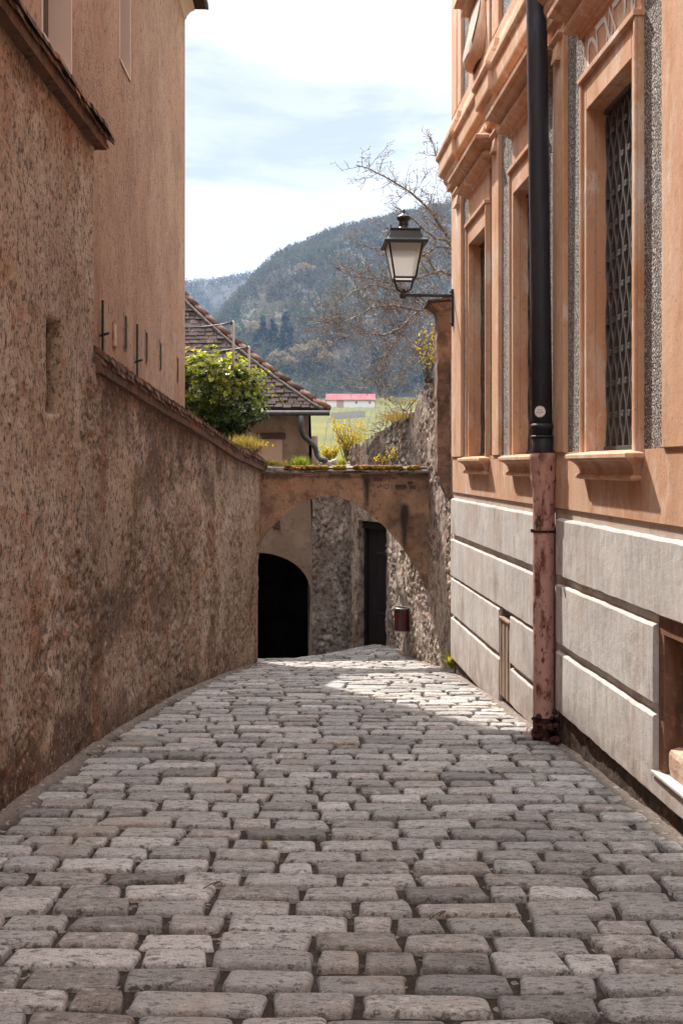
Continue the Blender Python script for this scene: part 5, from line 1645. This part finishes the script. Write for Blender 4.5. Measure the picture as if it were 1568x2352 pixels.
# forest
random.seed(5)
mb = MB()
def tree_blob(mb, p, h, r, con, tone, n):
    vs, fs, ts = [], [], []
    for k in range(n):
        if con:
            u = random.random() ** .7; zz = h * (1 - u); rr = r * u * random.uniform(.5, 1); a = random.uniform(0, 6.28)
            c = V((rr * math.cos(a), rr * math.sin(a), zz)); s = r * .45
        else:
            d = rv(random.uniform(.4, 1) ** .4); c = V((d.x * r, d.y * r, h * .58 + d.z * h * .42)); s = r * .30
        c += p
        d1, d2 = rv(s), rv(s)
        if con: d1.z -= .3 * s; 
        q = len(vs); vs += [c - d1, c + d1 * .8 + d2 * .3, c + d2]; fs.append((q, q + 1, q + 2))
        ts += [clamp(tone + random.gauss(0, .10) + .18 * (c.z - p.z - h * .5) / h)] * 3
    mb.add(vs, fs, ts, 1.0 if con else random.uniform(0, .35))
def px_of(x, y): return 784 + F * x / y
cnt = 0
while cnt < 8200:
    y = random.choice((random.uniform(425, 860), random.uniform(425, 860), random.uniform(930, 1160)))
    t = random.uniform(-.27, .24); x = t * y; z = far_z(x, y)
    px = px_of(x, y); py = 1068 - (z - CZ) / y * F
    if y > 870 and py > 780: continue
    if (px > 1120 or px < 330) and random.random() < .55: continue
    # open vineyard terraces
    if 560 < px < 660 and 690 < py < 775 and random.random() < .72: continue
    nn = noise.noise(V((x * .02, y * .02, 4)))
    con = (nn > .22 and random.random() < .7) or random.random() < .08
    tone = .45 + .3 * noise.noise(V((x * .011, y * .011, 9))) + random.gauss(0, .13)
    big = .8 + .5 * random.random()
    tree_blob(mb, V((x, y, z - .8)), (7.5 if con else 6.5) * big * (1.25 if y > 900 else 1), (2.2 if con else 3.3) * big * (1.25 if y > 900 else 1), con, tone, 30 if y < 860 else 18)
    cnt += 1
tag(mb.build('forest', M['forest']), 'brown and dark green spring woodland covering the hillsides', 'forest', kind='stuff')
# vineyard terrace walls on the slope
mb = MB(); random.seed(12)
def hit(px, py, y0=430, y1=1500):
    t = (px - 784) / F; y = y0
    while y < y1:
        z = far_z(t * y, y)
        if 1068 - (z - CZ) / y * F <= py: return V((t * y, y, z))
        y += 2
    return V((t * y, y, far_z(t * y, y)))
for k in range(13):
    py = 690 + k * 8.5 + random.uniform(-2, 2)
    a, b = random.uniform(570, 605), random.uniform(622, 662)
    n = 7
    pts = [hit(a + (b - a) * q / n, py + 3 * math.sin(q) * .5) for q in range(n + 1)]
    for p, q in zip(pts, pts[1:]):
        hgt = random.uniform(1.6, 2.4)
        mb.hexa([p + V((0, -1, -1)), q + V((0, -1, -1)), q + V((0, 3, -1)), p + V((0, 3, -1)), p + V((0, -.6, hgt)), q + V((0, -.6, hgt)), q + V((0, 3, hgt)), p + V((0, 3, hgt))], random.random())
tag(mb.build('terrace_walls', M['terracewall']), 'pale terraced vineyard walls stepping up the wooded hillside', 'terrace', kind='stuff')
# single trees that stand out on the slope
def far_tree(px, pyb, con, h, r, lab, m, grp, cat, Y0=430):
    p = hit(px, pyb, Y0)
    root = empty('conifer' if con else 'budding_tree', p, lab, cat, grp)
    mb = MB(); tree_blob(mb, p, h, r, con, .5, 170); mb.build('crown', m, root)
    mb = MB(); mb.tube([p + V((0, 0, -1)), p + V((0, 0, h * .6))], [.3, .15], 6); mb.build('trunk', M['bark'], root)
for i, (px, pyb, h, r, lab) in enumerate(((604, 800, 15, 3.6, 'dark conifer at the left of the three tall ones on the hillside'), (627, 806, 16, 3.8, 'middle one of three tall dark conifers on the hillside'), (657, 806, 18, 4.6, 'tallest dark conifer on the hillside, right of the other two'), (588, 812, 9, 2.6, 'small dark conifer just above the roof ridge of the tiled house'), (862, 868, 13, 4, 'dark conifer at the hill foot behind the bare branches'))):
    far_tree(px, pyb, True, h, r, lab, M['conifer'], 'conifers on the hillside', 'conifer')
for px, pyb, h, r, lab in ((690, 838, 9, 5.5, 'pale budding tree at the foot of the hill in the centre'), (718, 826, 8, 4.5, 'pale round budding tree up slope right of the centre one'), (640, 846, 8, 5, 'greenish budding tree above the roof at the hill foot'), (585, 778, 8, 5, 'whitish budding tree beside the vineyard terraces'), (748, 850, 8, 4.5, 'pale pinkish budding tree above the white barn'), (700, 640, 9, 6, 'cream coloured budding tree high on the hill'), (668, 858, 7, 4.5, 'low tan budding tree below the conifers')):
    far_tree(px, pyb, False, h, r, lab, M['blossom'], 'budding trees on the hillside', 'tree')
p = P(738, 920, 330); p.z = far_z(p.x, p.y)
root = empty('blossoming_tree', p, 'pink blossoming tree at the left end of the white barn', 'tree')
mb = MB(); tree_blob(mb, p, 3.6, 2.2, False, .5, 160); mb.build('crown', M['pinkblossom'], root)
mb = MB(); mb.tube([p + V((0, 0, -1)), p + V((0, 0, 2.2))], [.2, .1], 6); mb.build('trunk', M['bark'], root)
# barn
Yb = 380
a, b = P(750, 933, Yb), P(860, 933, Yb)
z0 = a.z - .2; ze = P(0, 919, Yb).z; zr = P(0, 904, Yb).z
barn = empty('barn', V(((a.x + b.x) / 2, Yb, z0)), 'long white barn with a faded red roof above the vineyard', 'barn')
mb = MB(); mb.add([(a.x, Yb, z0 - 3), (b.x, Yb, z0 - 3), (b.x, Yb + 8, z0 - 3), (a.x, Yb + 8, z0 - 3), (a.x, Yb, ze), (b.x, Yb, ze), (b.x, Yb + 8, ze), (a.x, Yb + 8, ze), (a.x, Yb + 4, zr - .2), (b.x, Yb + 4, zr - .2)],
       [(0, 1, 5, 4), (2, 3, 7, 6), (0, 4, 8, 7, 3), (1, 2, 6, 9, 5), (4, 5, 9, 8), (7, 8, 9, 6)])
mb.build('wall', M['barnwall'], barn)
mb = MB(); e = .4
for s in (0, 1):
    ya, yb = (Yb - .5, Yb + 4) if s == 0 else (Yb + 8.5, Yb + 4)
    mb.hexa([(a.x - e, ya, ze - .1), (b.x + e, ya, ze - .1), (b.x + e, yb, zr), (a.x - e, yb, zr), (a.x - e, ya, ze + .1), (b.x + e, ya, ze + .1), (b.x + e, yb, zr + .2), (a.x - e, yb, zr + .2)])
mb.build('roof', M['barnroof'], barn)
mb = MB(); q0, q1 = P(773, 933, Yb), P(789, 921, Yb); mb.box((q0.x, Yb - .06, z0 - .5), (q1.x, Yb + .1, ze - .15)); mb.build('door', M['barndoor'], barn)
for x in (816, 847):
    q0, q1 = P(x, 927, Yb), P(x + 4, 922, Yb); mb = MB(); mb.box((q0.x, Yb - .06, q0.z), (q1.x, Yb + .1, q1.z)); mb.build('window', M['glassdark'], barn)
# vine posts and a low field wall
mb = MB(); random.seed(3)
for r in range(15):
    for k in range(9):
        px = 745 + r * 15 + random.uniform(-1, 1) + k * 3.0; y = 110 + k * 27
        x = (px - 784) / F * y; z = far_z(x, y)
        mb.box((x - .05, y - .05, z - .3), (x + .05, y + .05, z + 1.7))
tag(mb.build('vine_posts', M['post']), 'rows of grey vineyard posts on the green slope', 'posts', kind='stuff')
mb = MB(); q = [hit(x, yy, 120, 420) for x, yy in ((760, 963), (800, 960), (838, 957))]
for a_, b_ in zip(q, q[1:]):
    mb.hexa([a_ + V((0, 0, -.5)), b_ + V((0, 0, -.5)), b_ + V((0, .6, -.5)), a_ + V((0, .6, -.5)), a_ + V((0, 0, 1.6)), b_ + V((0, 0, 1.6)), b_ + V((0, .6, 1.6)), a_ + V((0, .6, 1.6))])
tag(mb.build('field_wall', M['post']), 'low grey wall crossing the vineyard below the white barn', 'wall')
# scrub between the lane and the vineyard
mb = MB(); random.seed(77)
for k in range(260):
    y = random.uniform(24, 60); x = random.uniform(-.06, .16) * y; z = far_z(x, y)
    tree_blob(mb, V((x, y, z)), random.uniform(.6, 1.6), random.uniform(.4, .9), False, random.uniform(.4, 1), 46)
tag(mb.build('scrub', M['blossom']), 'low brown and olive scrub on the bank beyond the walls', 'scrub', kind='stuff')

# ================================================================ air, sky, light, camera
mb = MB(); mb.box((-1300, -70, -7.2), (1300, 1800, 420))
hz = mb.build('haze', M['dirt']); tag(hz, kind='stuff')
hm = bpy.data.materials.new('haze_air'); hm.use_nodes = True; nt = hm.node_tree
for n_ in list(nt.nodes): nt.nodes.remove(n_)
o_ = nt.nodes.new('ShaderNodeOutputMaterial'); pv = nt.nodes.new('ShaderNodeVolumePrincipled')
pv.inputs['Color'].default_value = (.36, .54, .86, 1); pv.inputs['Density'].default_value = .00022; pv.inputs['Anisotropy'].default_value = .3
nt.links.new(pv.outputs[0], o_.inputs['Volume'])
hz.data.materials.clear(); hz.data.materials.append(hm)

L_ = V((.548, -1.0, -1.33)).normalized()
sun = bpy.data.lights.new('sun', 'SUN'); sun.energy = 4.3; sun.angle = math.radians(.9); sun.color = (1.0, .93, .84)
so = bpy.data.objects.new('sun', sun); COL.objects.link(so)
so.rotation_euler = L_.to_track_quat('-Z', 'Y').to_euler()
el = math.asin(-L_.z); az = math.atan2(-L_.x, -L_.y)     # azimuth from +Y towards +X
w = bpy.data.worlds.new('World'); scene.world = w; w.use_nodes = True
nt = w.node_tree; N = nt.nodes; LK = nt.links
bg = N['Background']
sky = N.new('ShaderNodeTexSky'); sky.sky_type = 'NISHITA'; sky.sun_disc = False; sky.sun_elevation = el; sky.sun_rotation = az
tc = N.new('ShaderNodeTexCoord')
def wnoise(sc, loc, d, r, dist=0.0):
    mp = N.new('ShaderNodeMapping'); mp.inputs['Scale'].default_value = sc; mp.inputs['Location'].default_value = loc
    LK.new(tc.outputs['Generated'], mp.inputs[0])
    t = N.new('ShaderNodeTexNoise'); t.inputs['Scale'].default_value = 1; t.inputs['Detail'].default_value = d; t.inputs['Roughness'].default_value = r; t.inputs['Distortion'].default_value = dist
    LK.new(mp.outputs[0], t.inputs['Vector']); return t.outputs['Fac']
def wmr(s, a, b, c=0, d=1):
    r = N.new('ShaderNodeMapRange'); r.interpolation_type = 'SMOOTHSTEP'
    for nme, v_ in zip(('From Min', 'From Max', 'To Min', 'To Max'), (a, b, c, d)): r.inputs[nme].default_value = v_
    LK.new(s, r.inputs['Value']); return r.outputs['Result']
def wmix(f, a, b, mode='MIX'):
    m_ = N.new('ShaderNodeMix'); m_.data_type = 'RGBA'; m_.blend_type = mode
    if isinstance(f, float): m_.inputs[0].default_value = f
    else: LK.new(f, m_.inputs[0])
    for i, c in ((6, a), (7, b)):
        if isinstance(c, tuple): m_.inputs[i].default_value = (*c, 1)
        else: LK.new(c, m_.inputs[i])
    return m_.outputs[2]
SKYK = .1
sepv = N.new('ShaderNodeSeparateXYZ'); LK.new(tc.outputs['Generated'], sepv.inputs[0])
n1 = wnoise((3.2, 3.2, 13.0), (2.3, 0.4, 1.15), 7, .55, .25)
n2 = wnoise((7.0, 7.0, 26.0), (5.1, 1.0, 7.0), 6, .6, .3)
ad = N.new('ShaderNodeMath'); ad.operation = 'MULTIPLY_ADD'; LK.new(n2, ad.inputs[0]); ad.inputs[1].default_value = .35
LK.new(n1, ad.inputs[2])
# bands: open pale blue in the middle of the sky, bright cloud above and towards the horizon
band = wmr(sepv.outputs[2], .22, .31, 0, 1); band2 = wmr(sepv.outputs[2], .325, .39, 1, 0)
bm = N.new('ShaderNodeMath'); bm.operation = 'MULTIPLY'; LK.new(band, bm.inputs[0]); LK.new(band2, bm.inputs[1])
sb = N.new('ShaderNodeMath'); sb.operation = 'MULTIPLY_ADD'; LK.new(bm.outputs[0], sb.inputs[0]); sb.inputs[1].default_value = -.13; LK.new(ad.outputs[0], sb.inputs[2])
cov = wmr(sb.outputs[0], .43, .66)
WHITE = (5.4, 5.42, 5.45)
GREY = (6.6, 7.9, 9.0)
thick = wmr(n2, .40, .62)
c0 = wmix(wmr(n2, .38, .62), (3.45, 3.66, 3.80), (4.35, 4.48, 4.55))
c1 = wmix(.992, sky.outputs[0], c0)
c2 = wmix(cov, c1, WHITE)
zb = wmr(sepv.outputs[2], .42, .75, 1.0, 3.8)
cb_ = N.new('ShaderNodeCombineXYZ')
for i in range(3): LK.new(zb, cb_.inputs[i])
c3 = wmix(1.0, c2, cb_.outputs[0], 'MULTIPLY')
LK.new(c3, bg.inputs['Color']); bg.inputs['Strength'].default_value = SKYK

cam = bpy.data.cameras.new('camera'); co = bpy.data.objects.new('camera', cam); COL.objects.link(co)
co.location = (0, 0, CZ); co.rotation_euler = (math.pi / 2, 0, 0)
cam.sensor_fit = 'VERTICAL'; cam.sensor_height = 36; cam.sensor_width = 24
cam.lens = F / 2352 * 36
cam.shift_y = -(1176 - 1068) / 2352
cam.clip_start = .05; cam.clip_end = 6000
scene.camera = co
scene.view_settings.view_transform = 'Standard'; scene.view_settings.look = 'None'
scene.view_settings.exposure = 1.0; scene.view_settings.gamma = 1; scene.view_settings.use_curve_mapping = False
scene.render.engine = 'CYCLES'
cy = scene.cycles
cy.max_bounces = 8; cy.diffuse_bounces = 5; cy.glossy_bounces = 3; cy.transmission_bounces = 4; cy.volume_bounces = 0; cy.transparent_max_bounces = 8
cy.use_denoising = True; scene.render.filter_size = 1.15
try: cy.denoiser = 'OPENIMAGEDENOISE'
except Exception: pass
cy.sample_clamp_indirect = 6
